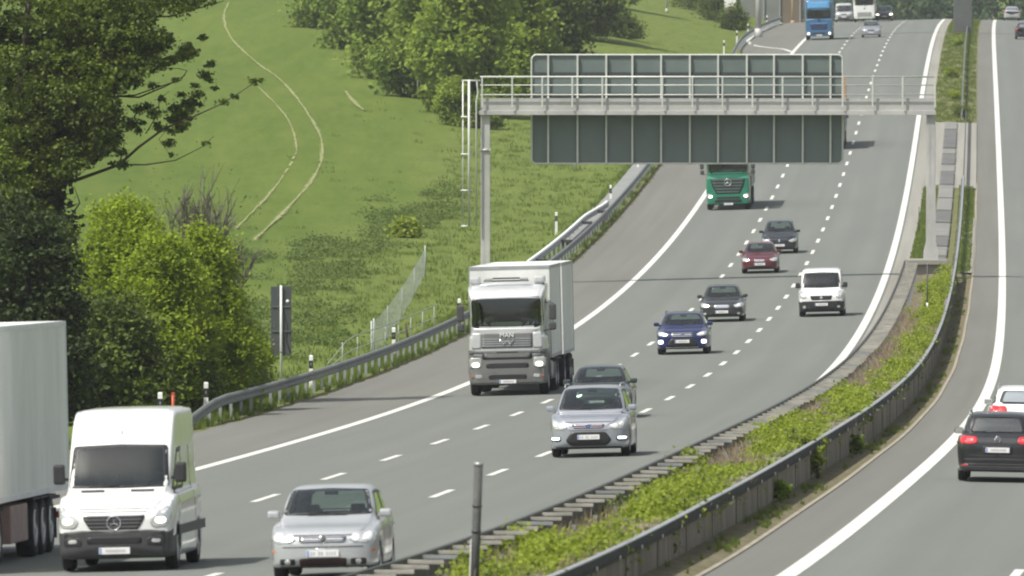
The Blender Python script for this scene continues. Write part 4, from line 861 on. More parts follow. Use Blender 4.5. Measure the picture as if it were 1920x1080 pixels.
    def shell(s, low=None):
        def inside(p, poly):
            c = False; j = len(poly)-1
            for i in range(len(poly)):
                if (poly[i][1] > p[1]) != (poly[j][1] > p[1]) and p[0] < (poly[j][0]-poly[i][0])*(p[1]-poly[i][1])/(poly[j][1]-poly[i][1])+poly[i][0]: c = not c
                j = i
            return c
        keep = []
        for f in s.F:
            c = sum((s.V[i] for i in f), Vector())/len(f); kill = False
            for view, poly in s.cut:
                if view == 'front' and not (c.y < s.L*.5): continue
                if view == 'rear' and not (c.y > s.L*.5): continue
                if view in ('left', 'right') and (c.x > 0) != (view == 'right'): continue
                q = (c.x, c.z) if view in ('front', 'rear') else (c.y, c.z)
                if view in ('front', 'rear') and inside(q, poly): 
                    kill = True; break
                if view in ('left', 'right') and abs(c.x) > .35 and inside(q, poly): kill = True; break
            if not kill: keep.append(f)
        m = MB(); m.add(s.V, keep, True)
        if low: m.mi = [1 if (sum(s.V[i].z for i in f)/len(f) < low[0] and sum(s.V[i].y for i in f)/len(f) < low[1]) else 0 for f in keep]
        return m
def wheel_meshes():
    t = MB(); prof = [(.205, -.095), (.285, -.105), (.312, -.085), (.32, -.05), (.32, .05), (.312, .085), (.285, .105), (.205, .095)]; n = 28; rows = []
    for k in range(n+1):
        a = 2*math.pi*k/n; rows.append([(x, math.cos(a)*r_, math.sin(a)*r_) for r_, x in prof])
    t.sweep(rows); t.sm = [True]*len(t.f); g = MB()
    for sg in (1,):
        g.sweep([[(sg*.095, math.cos(2*math.pi*k/n)*.21, math.sin(2*math.pi*k/n)*.21), (sg*.10, math.cos(2*math.pi*k/n)*.19, math.sin(2*math.pi*k/n)*.19), (sg*.02, math.cos(2*math.pi*k/n)*.18, math.sin(2*math.pi*k/n)*.18)] for k in range(n+1)])
        for j in range(5):
            a = 2*math.pi*j/5; g.box((.075, math.cos(a)*.11, math.sin(a)*.11), (.03, .055, .17), .008, Matrix.Rotation(a-math.pi/2, 3, 'X'))
        g.tube([(.05, 0, 0), (.095, 0, 0)], .055, 12)
    g.cur = 1; g.tube([(-.06, 0, 0), (.02, 0, 0)], .185, 16)
    a = t.mesh('tyre'); a.materials.append(M_RUB); b = g.mesh('rim'); b.materials.append(M_RIM); b.materials.append(M_DARK); return a, b
TYRE, RIM = wheel_meshes()
def wheel(root, x, y, R_, wd=.21, twin=False):
    w_ = bpy.data.objects.new('wheel', TYRE); COL.objects.link(w_); w_.parent = root; w_.location = (x, y, R_); sx = wd/.21
    w_.scale = (sx if x > 0 else -sx, R_/.32, R_/.32)
    r_ = bpy.data.objects.new('rim', RIM); COL.objects.link(r_); r_.parent = w_
def letters(txt, size, m, root, pos, depth=.012, flip=False, name='lettering'):
    c = bpy.data.curves.new(name, 'FONT'); c.body = txt; c.size = size; c.extrude = depth/2; c.align_x = 'CENTER'; c.align_y = 'CENTER'
    o = bpy.data.objects.new('tmp', c); COL.objects.link(o); me = bpy.data.meshes.new_from_object(o.evaluated_get(bpy.context.evaluated_depsgraph_get())); bpy.data.objects.remove(o)
    me.materials.clear(); me.materials.append(m); o = link(name, me, root); o.location = pos; o.rotation_euler = (math.pi/2, 0, math.pi if flip else 0); return o
PLN = [0]
def plate(root, y, x, z, flip=False, parent=None):
    sg = -1 if not flip else 1; p = MB().box((x, y+sg*.012, z), (.52, .018, .11), .004).build('licence_plate', M_PLATE, root)
    MB().box((x-.235*(1 if not flip else -1), y+sg*.0225, z), (.04, .006, .10), .001).build('blue_band', M_BLUE, p)
    s = MB(); xx = -.18
    PLN[0] += 1
    if PLN[0] > 2: MB().box((x+.02*(-1 if flip else 1), y+sg*.0215, z), (.34, .004, .05), .001).build('characters', M_SMUDGE, p); return
    for wd in (.03, .03, .0, .03, .03, .0, .028, .028, .028, .028):
        if wd: s.box((x+xx*(1 if not flip else -1), y+sg*.0215, z), (wd, .004, .055+.01*random.random()), .001)
        xx += .042
    s.build('characters', M_SMUDGE, p)
def star(root, x, y, z, r_, m=None, name='star_emblem'):
    s = MB(); m = m or M_CHROME; n = 24
    s.tube([(x+r_*math.cos(2*math.pi*k/n), y, z+r_*math.sin(2*math.pi*k/n)) for k in range(n+1)], r_*.10, 6, False)
    for a in (90, 210, 330):
        ca, sa = math.cos(math.radians(a)), math.sin(math.radians(a)); px_, pz_ = -sa, ca; q = r_*.13
        s.add([(x+ca*r_*.97, y-.004, z+sa*r_*.97), (x+px_*q, y-.004, z+pz_*q), (x, y-.02, z), (x-px_*q, y-.004, z-sa*0-pz_*q)], [(0, 1, 2), (0, 2, 3)])
        s.add([(x+ca*r_*.97, y-.004, z+sa*r_*.97), (x+px_*q, y-.004, z+pz_*q), (x-px_*q, y-.004, z-pz_*q)], [(0, 2, 1)])
    s.build(name, m, root)
def round_badge(root, x, y, z, r_, flip=False):       # ring with a V over a W
    sg = -1 if not flip else 1; s = MB(); n = 20
    s.tube([(x+r_*math.cos(2*math.pi*k/n), y+sg*.01, z+r_*math.sin(2*math.pi*k/n)) for k in range(n+1)], r_*.09, 6, False)
    for poly in ([(-.42, .78), (0, .1), (.42, .78)], [(-.82, .38), (-.38, -.72), (0, .0), (.38, -.72), (.82, .38)]):
        s.tube([(x+a*r_, y+sg*.012, z+b*r_) for a, b in poly], r_*.10, 5)
    s.build('emblem', M_CHROME, root); s = MB(); s.tube([(x, y+sg*.002, z), (x, y+sg*.010, z)], r_*.95, 20); s.build('emblem_disc', M_DARK, root)
def oval_badge(root, x, y, z, a, b):
    s = MB(); n = 22; q = [(x+a*math.cos(2*math.pi*k/n), y-.016, z+b*math.sin(2*math.pi*k/n)) for k in range(n)]; s.add(q, [tuple(range(n))]); o = s.build('emblem', mat('emblem_blue', (.03, .09, .30), .25, coat=1, noise=.1), root)
    s = MB(); s.tube(q+[q[0]], b*.14, 6, False); s.tube([(x-a*.6, y-.019, z-.01), (x-a*.3, y-.019, z+.015), (x, y-.019, z-.008), (x+a*.35, y-.019, z+.012), (x+a*.6, y-.019, z)], b*.12, 5); s.build('emblem_ring', M_CHROME, o)
def mirror_(root, side, x, y, z, w_, h, m, arm=True):
    o = MB().box((side*(x+w_/2+.03), y, z), (w_, .12, h), min(h, .12)*.38).build('door_mirror', m, root)
    MB().box((side*(x+w_/2+.03), y+.062, z), (w_*.84, .008, h*.8), .003).build('mirror_glass', M_CHROME, o)
    if arm: MB().box((side*(x-.02), y+.02, z-h*.25), (.14, .05, .05), .012).build('arm', m, o)
def seats(root, ys, H, rows=2, front_z=.28):
    def seat(x, y, wd):
        s = MB(); s.box((x, y-.1, front_z+.14), (wd, .5, .16), .05); s.box((x, y+.2, front_z+.46), (wd, .13, .62), .055, Matrix.Rotation(-.25, 3, 'X')); s.box((x, y+.28, H-.42), (.24, .09, .17), .04, Matrix.Rotation(-.15, 3, 'X')); s.build('seat', M_SEAT, root)
    for i, y in enumerate(ys):
        if i == 0:
            for x in (-.37, .37): seat(x, y, .48)
        else:
            s = MB(); s.box((0, y-.1, front_z+.14), (1.25, .5, .16), .05); s.box((0, y+.2, front_z+.40), (1.25, .13, .55), .055, Matrix.Rotation(-.25, 3, 'X'))
            for x in (-.38, .38): s.box((x, y+.28, H-.50), (.22, .09, .14), .04)
            s.build('rear_bench', M_SEAT, root)
def wheelring(root, x, y, z, r_=.18):
    s = MB(); n = 18; s.tube([(x+r_*math.cos(2*math.pi*k/n), y+.35*r_*math.sin(2*math.pi*k/n), z+.93*r_*math.sin(2*math.pi*k/n)) for k in range(n+1)], .016, 6, False); s.tube([(x, y, z), (x, y-.3, z-.12)], .03, 6); s.box((x, y, z), (.32, .02, .04), .008); s.build('steering_wheel', M_BLACK, root)
def driver(root, x, y, z, shirt, H, label, hair=(.03, .02, .015), wheel_at=None):
    """seated figure: one continuous skinned surface with a face, arms reaching to the wheel; hair is its child"""
    rm = root.matrix_world.copy(); o_ = []
    V = []; E = []; Rr = []
    def v(p, r_, pa=None):
        V.append(p); Rr.append(r_); i = len(V)-1
        if pa is not None: E.append((pa, i))
        return i
    pel = v((0, 0, .12), (.17, .13)); ab = v((0, .04, .28), (.155, .115), pel); ch = v((0, .09, .44), (.175, .12), ab); nk0 = v((0, .10, .56), (.10, .08), ch); nk = v((0, .09, .62), (.056, .056), nk0)
    hd = v((0, .065, .70), (.072, .085), nk); hd2 = v((0, .065, .78), (.08, .098), hd); v((0, .075, .835), (.062, .075), hd2)
    for sd in (-1, 1):
        sh = v((sd*.19, .10, .52), (.062, .062), nk0); el = v((sd*.26, -.06, .30), (.044, .044), sh); wr = v((sd*.17, -.30, .40), (.028, .028), el); pm = v((sd*.155, -.37, .43), (.034, .022), wr)
        for k in range(4): f1 = v((sd*(.13+.0*k), -.40, .40+.022*k), (.010, .010), pm); v((sd*.11, -.385, .405+.022*k), (.008, .008), f1)
        th = v((sd*.13, -.36, .455), (.011, .011), pm)
        kn = v((sd*.13, -.42, .16), (.078, .078), pel); v((sd*.12, -.55, -.12), (.052, .052), kn)
    me = bpy.data.meshes.new('person'); me.from_pydata(V, E, []); o = bpy.data.objects.new('person', me); COL.objects.link(o)
    sk = o.modifiers.new('skin', 'SKIN'); sk.use_smooth_shade = True
    for i, r_ in enumerate(Rr): me.skin_vertices[0].data[i].radius = r_; me.skin_vertices[0].data[i].use_root = (i == 0)
    ss = o.modifiers.new('sub', 'SUBSURF'); ss.levels = 2; ss.render_levels = 2
    m2 = bpy.data.meshes.new_from_object(o.evaluated_get(bpy.context.evaluated_depsgraph_get())); bpy.data.objects.remove(o)
    M_SK = mat('skin', (.42, .25, .17), .55, noise=.08, nscale=9); M_SH = mat('shirt_%d' % int(shirt[0]*1000), shirt, .85, noise=.15, nscale=7)
    m2.materials.clear(); m2.materials.append(M_SH); m2.materials.append(M_SK); m2.materials.append(M_BLACK)
    for f in m2.polygons:
        c = f.center; f.use_smooth = True; f.material_index = 1 if (c.z > .60 or (c.y < -.31 and c.z > .3)) else 0
        if c.z > .735 and c.z < .765 and c.y < .0 and .018 < abs(c.x) < .045: f.material_index = 2
    m2.name = 'person'; p = bpy.data.objects.new('person', m2); COL.objects.link(p); p.matrix_world = rm @ Matrix.Translation((x, y, z)); tag(p, label, 'person')
    s = MB(); s.add([(0, -.055, .735), (-.014, -.03, .715), (.014, -.03, .715), (0, -.028, .765)], [(0, 1, 2), (0, 3, 1), (0, 2, 3)]); s.build('nose', M_SK, p)
    bm = bmesh.new(); bmesh.ops.create_uvsphere(bm, u_segments=16, v_segments=10, radius=1)
    for q in bm.verts: q.co = Vector((q.co.x*.092, .085+q.co.y*.108, .80+q.co.z*.085)); q.co.z += max(0, -(q.co.y-.03))*.5
    hm_ = bpy.data.meshes.new('hair'); bm.to_mesh(hm_); bm.free(); hm_.materials.append(mat('hair_%d' % int(hair[0]*1000), hair, .8, noise=.3, nscale=40)); link('hair', hm_, p)
def place(root, u, v, y0=0.0, away=False, t=None, d=None):
    """stand a vehicle on the road: (u, v) is where the middle of the nose (tail) meets the ground in the picture"""
    if t is None: t, d = solve(u, v)
    hd = (float(fL(d+8))-float(fL(d-8)))/16; sl = (float(fZ(d+8))-float(fZ(d-8)))/16; bk = (float(cross(t+.8))-float(cross(t-.8)))/1.6
    Y = Vector((hd, 1, sl)).normalized(); X = Vector((1, -hd, bk)).normalized(); Z = X.cross(Y).normalized(); X = Y.cross(Z).normalized()
    if away: X, Y = -X, -Y
    Mx = Matrix((X, Y, Z)).transposed().to_4x4(); p = P(t, d, .006)
    root.matrix_world = Matrix.Translation(p) @ Mx; bpy.context.view_layer.update(); return t, d
def car(spec):
    S = dict(L=4.5, W=1.8, H=1.48, hoodf=.70, hood=.95, cowl=1.12, cowlz=1.0, roofy=1.95, rearroof=3.5, reartop=1.30, tail=4.3, tailz=1.02, belt=.93, ra=.36, R=.31, wf=.85, wr=3.5, rail=.66, bulge=.10, zb=.20, nose=.84, est=False, glass=M_GLASS); S.update(spec)
    L, W, H = S['L'], S['W'], S['H']; root = empty(S['name'], S['label'], S.get('cat', 'car'), group=S.get('group'))
    co, cz = S['cowl'], S['cowlz']
    top = [(0, S['hoodf']), (.06, S['hoodf']+.05), (.25, S['hoodf']+(.9*S['hood']-.9*S['hoodf'])*.45+.03), (.6, S['hood']-.05), (co-.08, cz-.02), (co+.02, cz+.02), ((co+S['roofy'])/2, cz+(H-cz)*.62), (S['roofy']-.1, H-.045), (S['roofy']+.25, H-.008), ((S['roofy']+S['rearroof'])/2+.1, H), (S['rearroof'], H-.05), (S['rearroof']+(S['tail']-S['rearroof'])*.5, H-.05-(H-.05-S['tailz'])*.48), (S['tail'], S['tailz']), (L-.05, S['tailz']-.03), (L, S['tailz']-.10)]
    bl = S['belt']; belt = [(0, S['hoodf']-.07), (.25, min(bl-.05, S['hoodf']+.04)), (co*.7, bl-.05), (co+.3, bl), (S['rearroof'], bl+.05), (L-.2, bl+.03), (L, min(bl, S['tailz']-.14))]
    rl = S['rail']; rail = [(0, .74), (co-.1, .80), (co+.05, .80), ((co+S['roofy'])/2, (.80+rl)/2+.01), (S['roofy'], rl), (S['rearroof'], rl), (S['tail'], .74), (L, .74)]
    nz = S['nose']; plan = [(0, nz), (.05, nz+.05*(1-nz)/.16), (.2, nz+(1-nz)*.62), (.5, nz+(1-nz)*.9), (.9, 1), (L-1, 1), (L-.35, .965), (L-.08, .90), (L, .85)]
    zb = S['zb']; bot = [(0, zb+.03), (.1, zb), (L*.5, zb-.01), (L-.2, zb+.03), (L, zb+.10)]
    B = Body(L, W, top, belt, rail, plan, bot, (S['wf'], S['wr']), S['ra'], S['R'], S['bulge'])
    pm = S['paint']; yb = S['bulge']
    # windscreen and windows
    wt, wb_ = S.get('wst', H-.085), S.get('wsb', cz+.035); xt, xb = W/2*S.get('wxt', .60), W/2*S.get('wxb', .755)
    ws = rnd([(xb, wb_), (xt, wt), (0, wt+.025), (-xt, wt), (-xb, wb_), (0, wb_-.015)], 1)
    det = S.get('detail', 1)
    B.patch(ws, 'front', .005, (0, .3, .6, .9, 1.), True, 0, .93).build('windscreen', [S['glass'], M_BLACK], root)
    sb = bl+.07; yf = co+.35; yr = S['rearroof']+S.get('qy', .05); st = S.get('swt', H-.12)
    side = [(yf-.12, sb), (yf+(S['roofy']-co)*.62, st), (S['roofy']+.5, st+.015), (yr-.1, st-.02), (yr+.22, sb+.06), (yr-.05, sb)]
    for vw in ('left', 'right'):
        pl = rnd(side, 1); mid = (S['roofy']+S['rearroof'])/2+.0
        for k, seg in enumerate((lambda y: y < mid-.05, lambda y: y > mid+.05)):
            q = [(min(y, mid-.05) if k == 0 else max(y, mid+.05), z) for y, z in resam(pl, .12)]; o = []
            for p in q:
                if not o or (abs(p[0]-o[-1][0])+abs(p[1]-o[-1][1])) > .01: o.append(p)
            B.patch(o, vw, .005, (0, .4, .8, 1.), True, 0, .9, .15).build('side_window', [S['glass'], M_BLACK], root)
        for yy in (co+.42, mid, ):
            B.patch(rrect(yy, (zb+.12+sb)/2, .016, sb-zb-.14, .006), vw, .003).build('door_seam', M_BLACK, root)
        for yy in (mid-.16, mid+.75): B.patch(rrect(yy, bl-.1, .17, .035, .015), vw, .004, th=.02).build('door_handle', pm if det else M_BLACK, root)
    rt, rb, rx = H-.12, S['tailz']+.06, W/2*.62
    if S['tail']-S['rearroof'] > .25: B.patch(rnd([(rx*1.1, rb), (rx*.93, rt), (-rx*.93, rt), (-rx*1.1, rb)], 1), 'rear', .005, (0, .4, .86, 1.), True, 0, .9).build('rear_window', [S['glass'], M_BLACK], root)
    # front details in metres across and up
    for name, poly, m, kw in S.get('front', []):
        kw = dict(kw); both = kw.pop('both', False); par = kw.pop('par', None)
        for q in ([poly, mir(poly)] if both else [poly]): B.patch(q, kw.pop('view', 'front') if 'view' in kw else 'front', kw.get('off', .006), th=kw.get('th', 0), mx=.07).build(name, m, root)
    for name, poly, m, kw in S.get('rear', []):
        for q in ([poly, mir(poly)] if kw.get('both') else [poly]): B.patch(q, 'rear', kw.get('off', .006), th=kw.get('th', 0), mx=.07).build(name, m, root)
    B.patch(rrect(0, (cz+S['hood'])/2*0+S['hoodf']-.012, W*nz*.78, .012, .005), 'front', .004).build('bonnet_seam', M_BLACK, root)
    B.shell(S.get('low')).build('body', [pm, S.get('lowm', M_DARK)], root)
    if S.get('plate') is not None: h, _ = B.hit(0, S['plate'], 'front'); plate(root, h.y-.012, S.get('platex', 0), S['plate'])
    if S.get('rplate') is not None: h, _ = B.hit(0, S['rplate'], 'rear'); plate(root, h.y+.012, 0, S['rplate'], True)
    bd = S.get('badge')
    if bd: h, _ = B.hit(0, bd[1], 'front'); {'star': lambda: star(root, 0, h.y-.02, bd[1], bd[2]), 'round': lambda: round_badge(root, 0, h.y-.015, bd[1], bd[2]), 'oval': lambda: oval_badge(root, 0, h.y-.01, bd[1], bd[2], bd[2]*.42)}[bd[0]]()
    for sd in (-1, 1): mirror_(root, sd, W/2-.10, co+.38, S.get('mz', bl+.11), S.get('mw', .20), S.get('mh', .14), S.get('mirror', pm))
    wd = .21
    for x in (-1, 1):
        for y in (S['wf'], S['wr']): wheel(root, x*(W/2-.125), y, S['R'], wd)
    # inside
    MB().box((0, (co+S['rearroof'])/2+.3, .30), (W*.86, S['rearroof']-co+.6, .10), .02).build('cabin_floor', M_BLACK, root)
    MB().box((0, co+.38, bl-.13), (W*.80, .50, .22), .07).build('dashboard', M_BLACK, root)
    seats(root, (co+1.25, co+2.1)[:S.get('rows', 2)], H, 2, .26+max(0, H-1.5)*.5); wheelring(root, .37, co+.72, bl-.02)
    if det: 
        s = MB(); h1, _ = B.hit(.10, wb_+.01, 'front'); s.tube([(.1, h1.y-.02, wb_+.012), (W/2*.62, h1.y+.03, wb_+.03)], .009, 5); s.tube([(-.5, h1.y-.01, wb_+.012), (.02, h1.y-.02, wb_+.03)], .009, 5); s.build('wiper', M_BLACK, root)
        MB().box((0, S['roofy']+.02, H-.14), (.22, .03, .06), .012).build('rear_view_mirror', M_BLACK, root)
    if S.get('rails'):
        for sd in (-1, 1):
            x = sd*W/2*(rl+.005); MB().tube([(x, S['roofy']+.15, H-.05), (x, S['roofy']+.3, H+.02), (x, S['rearroof']-.2, H+.015), (x, S['rearroof']+.02, H-.05)], .018, 6).build('roof_rail', S['rails'], root)
    return root
PW, PS, PK = paint('white', (.74, .75, .74)), paint('silver', (.50, .52, .53), .45), paint('black', (.012, .013, .015))
PS2, PB, PR = paint('cool_silver', (.36, .38, .42), .45), paint('dark_blue', (.007, .014, .085), .1), paint('wine_red', (.10, .014, .022), .1)
PG, PDG, PGB = paint('dark_green_grey', (.035, .05, .05), .3), paint('anthracite', (.022, .027, .032), .3), paint('grey_black', (.03, .034, .035), .2)
M_SLAT = mat('grille_slats', (.02, .02, .022), .4, noise=.2, nscale=30)
HL = lambda p, m=None, **k: ('headlight', rnd(p, 1), m or M_LAMP, dict(both=True, off=.008, **k))
def bars(x, z0, z1, n, m=M_CHROME, h=.016): return [('grille_bar', rrect(0, z0+(z1-z0)*(i+.5)/n, 2*x, h, .006), m, dict(off=.012)) for i in range(n)]
# --- foreground silver hatchback
c = car(dict(name='hatchback_car', label='silver hatchback nearest the camera in the fast lane, at the bottom edge', L=4.2, W=1.76, H=1.50, hoodf=.73, hood=.93, cowl=1.02, cowlz=.99, roofy=1.85, rearroof=3.3, tail=4.0, tailz=.98, belt=.92, wf=.86, wr=3.44, rail=.71, wxt=.70, wxb=.82, paint=PS, nose=.86, bulge=.11, plate=.43, badge=('round', .655, .062), mirror=PS,
    front=[('grille', rnd([(.40, .70), (.36, .60), (-.36, .60), (-.40, .70)], 1), M_SLAT, {})]+bars(.37, .61, .70, 3)+[HL([(.41, .66), (.50, .60), (.72, .59), (.84, .63), (.845, .74), (.76, .80), (.56, .76)]), ('lamp_reflector', rrect(.53, .675, .13, .12, .06), M_REFB, dict(both=True, off=.014)), ('lamp_reflector', rrect(.72, .69, .14, .13, .06), M_REFB, dict(both=True, off=.014)),
    ('air_intake', rrect(0, .295, .76, .12, .03), mat('intake_reddish', (.035, .012, .014), .6, noise=.2), {}), ('fog_intake', rrect(.57, .30, .25, .10, .03), M_SLAT, dict(both=True)), ('fog_lamp', rrect(.57, .30, .09, .07, .03), M_LAMP, dict(both=True, off=.012)), ('bumper_lip', rrect(0, .20, 1.44, .05, .02), M_BLACK, {}), ('bumper_seam', rrect(0, .535, 1.3, .014, .005), M_DARK, {}), ('indicator', rrect(.80, .47, .06, .035, .01), M_REFL, dict(both=True))]))
place(c, 607, 1089); driver(c, .37, 2.05, .27, (.05, .055, .07), 1.5, 'driver in a dark top at the wheel of the silver hatchback in front')
# --- silver minivan
c = car(dict(name='minivan', label='cool silver minivan with lit daylight lamps, in the middle of the three lanes', cat='minivan', L=4.77, W=1.88, H=1.66, hoodf=.84, hood=1.01, cowl=1.05, cowlz=1.07, roofy=2.05, rearroof=4.0, tail=4.6, tailz=1.10, belt=1.02, wf=.92, wr=3.77, R=.34, ra=.39, rail=.69, wxt=.67, wxb=.81, wst=1.575, paint=PS2, nose=.84, bulge=.12, plate=.475, badge=('oval', .735, .085), rails=M_GALV, mz=1.13,
    front=[('grille', rnd([(.40, .775), (.34, .675), (-.34, .675), (-.40, .775)], 1), mat('grille_wine', (.07, .02, .03), .5, noise=.2), {})]+bars(.36, .68, .775, 2)+[HL([(.47, .72), (.58, .64), (.80, .66), (.87, .80), (.885, .92), (.72, .84)]), ('lamp_reflector', rrect(.63, .725, .12, .10, .05), M_REFB, dict(both=True, off=.014)), ('lamp_reflector', rrect(.78, .77, .10, .10, .05), M_REFB, dict(both=True, off=.014)),
    ('air_intake', rnd([(.40, .60), (.55, .40), (.42, .27), (-.42, .27), (-.55, .40), (-.40, .60)], 1), M_SLAT, {}), ('lamp_recess', rrect(.775, .44, .25, .13, .05), M_DARK, dict(both=True)), ('daylight_lamp', rrect(.775, .45, .19, .055, .025), M_DRL, dict(both=True, off=.014)), ('bumper_lip', rrect(0, .225, 1.56, .05, .02), M_BLACK, {}), ('bumper_seam', rrect(0, .635, .9, .012, .005), M_DARK, {})]))
place(c, 1105, 858); driver(c, .37, 2.25, .34, (.12, .13, .15), 1.66, 'driver behind the windscreen of the cool silver minivan')
# --- dark saloon behind it
c = car(dict(name='saloon_car', label='dark green grey saloon half hidden behind the silver minivan', L=4.7, W=1.80, H=1.46, hoodf=.70, hood=.93, cowl=1.30, cowlz=.98, roofy=2.15, rearroof=3.4, tail=4.1, tailz=1.02, belt=.90, wf=.88, wr=3.58, wxt=.66, wxb=.80, paint=PG, plate=.45, front=[HL([(.45, .62), (.82, .60), (.84, .72), (.55, .74)]), ('grille', rrect(0, .62, .7, .16, .04), M_SLAT, {})]))
place(c, 1122, 786)
# --- blue estate
c = car(dict(name='estate_car', label='dark blue estate car with bright chrome grille and lit lamps in the middle lane', L=4.83, W=1.88, H=1.50, hoodf=.78, hood=.98, cowl=1.22, cowlz=1.02, roofy=2.1, rearroof=4.0, tail=4.6, tailz=1.08, belt=.96, wf=.92, wr=3.77, R=.33, rail=.68, wxt=.64, wxb=.80, paint=PB, plate=.47, badge=('oval', .72, .08), rails=PB, mirror=PB,
    front=[('grille', rnd([(.42, .80), (.38, .62), (-.38, .62), (-.42, .80)], 1), M_SLAT, {})]+bars(.38, .63, .80, 3, M_CHROME, .024)+[HL([(.50, .72), (.60, .65), (.86, .68), (.90, .82), (.70, .82)]), ('lamp_reflector', rrect(.70, .74, .2, .09, .04), M_REFB, dict(both=True, off=.014)),
    ('air_intake', rnd([(.40, .57), (.55, .36), (.45, .28), (-.45, .28), (-.55, .36), (-.40, .57)], 1), M_SLAT, {}), ('daylight_lamp', rrect(.77, .46, .17, .13, .04), M_DRL, dict(both=True, off=.012)), ('chrome_strip', rrect(0, .255, 1.2, .028, .01), M_CHROME, {}), ('bumper_lip', rrect(0, .20, 1.5, .05, .02), M_BLACK, {})]))
place(c, 1280, 665); driver(c, .37, 2.3, .27, (.2, .2, .22), 1.5, 'driver at the wheel of the dark blue estate car')
# --- black saloon
c = car(dict(name='saloon_car', label='black saloon with shining chrome grille just behind the blue estate car', L=4.7, W=1.80, H=1.47, hoodf=.72, hood=.92, cowl=1.25, cowlz=.96, roofy=2.1, rearroof=3.4, tail=4.1, tailz=1.02, belt=.90, wf=.9, wr=3.6, wxt=.64, wxb=.80, paint=PGB, plate=.41, mirror=PGB,
    front=[('grille', rrect(0, .63, .62, .13, .04), M_CHROME, {}), HL([(.46, .66), (.58, .57), (.84, .60), (.86, .76), (.66, .76)]), ('lamp_reflector', rrect(.68, .665, .14, .11, .05), M_REFB, dict(both=True, off=.014)), ('air_intake', rrect(0, .29, .95, .11, .04), M_SLAT, {}), ('fog_lamp', rrect(.68, .34, .12, .07, .03), M_LAMP, dict(both=True, off=.012)), ('chrome_strip', rrect(0, .235, .9, .02, .008), M_CHROME, {})]))
place(c, 1354, 604)
# --- red saloon
c = car(dict(name='saloon_car', label='wine red car between the black saloon and the dark people carrier', L=4.4, W=1.76, H=1.44, hoodf=.70, hood=.90, cowl=1.15, cowlz=.95, roofy=2.0, rearroof=3.3, tail=4.0, tailz=1.0, belt=.89, wf=.86, wr=3.46, wxt=.64, wxb=.79, paint=PR, plate=.44, mirror=PR,
    front=[('grille', rrect(0, .61, .5, .10, .04), M_CHROME, {}), HL([(.44, .66), (.60, .56), (.82, .58), (.84, .74), (.66, .74)]), ('air_intake', rrect(0, .29, 1.0, .10, .04), M_SLAT, {}), ('bumper_lip', rrect(0, .215, 1.3, .03, .01), M_DARK, {})]))
place(c, 1425, 513)
# --- dark people carrier
c = car(dict(name='people_carrier', label='dark people carrier behind the wine red car, farthest car before the green truck', L=4.4, W=1.79, H=1.62, hoodf=.78, hood=1.0, cowl=1.0, cowlz=1.06, roofy=1.95, rearroof=3.6, tail=4.25, tailz=1.05, belt=.98, wf=.86, wr=3.5, wxt=.66, wxb=.80, paint=PDG, plate=.42, mirror=PDG, mz=1.08,
    front=[HL([(.42, .64), (.60, .55), (.84, .60), (.86, .78), (.62, .72)]), ('grille', rrect(0, .61, .4, .06, .02), M_SLAT, {}), ('emblem', [(0, .73), (.05, .64), (0, .55), (-.05, .64)], M_CHROME, dict(off=.02)), ('air_intake', rrect(0, .28, 1.0, .10, .04), M_SLAT, {})]))
place(c, 1462, 476)
# --- small white van
def van_front(z, pf): return pf
c = car(dict(name='panel_van', label='small white van with black bumper in the fast lane beside the dark cars', cat='van', L=4.8, W=1.89, H=1.94, swt=1.76, qy=-2.0, hoodf=.98, hood=1.12, cowl=.80, cowlz=1.18, roofy=1.65, rearroof=4.55, tail=4.72, tailz=1.15, belt=1.08, wf=.88, wr=3.88, R=.33, rail=.78, wst=1.76, wsb=1.17, wxt=.74, wxb=.84, low=(.62, .55), lowm=M_BLACK, paint=PW, plate=.50, mirror=M_BLACK, mz=1.26, mw=.19, mh=.22, rows=1, nose=.90,
    front=[('bumper', rrect(0, .42, 1.76, .44, .06), M_BLACK, {}), ('grille', rnd([(.46, .86), (.40, .68), (-.40, .68), (-.46, .86)], 1), M_SLAT, {})]+bars(.40, .70, .85, 2, M_DARK, .02)+[HL([(.58, .80), (.70, .72), (.88, .78), (.89, 1.02), (.74, 1.06)]), ('emblem', rrect(0, .77, .12, .12, .06, 5), M_CHROME, dict(off=.02)), ('air_intake', rrect(0, .33, 1.1, .12, .04), M_SLAT, dict(off=.012)), ('fog_lamp', rrect(.70, .40, .12, .09, .04), M_LAMP, dict(both=True, off=.012))]))
place(c, 1541, 594)
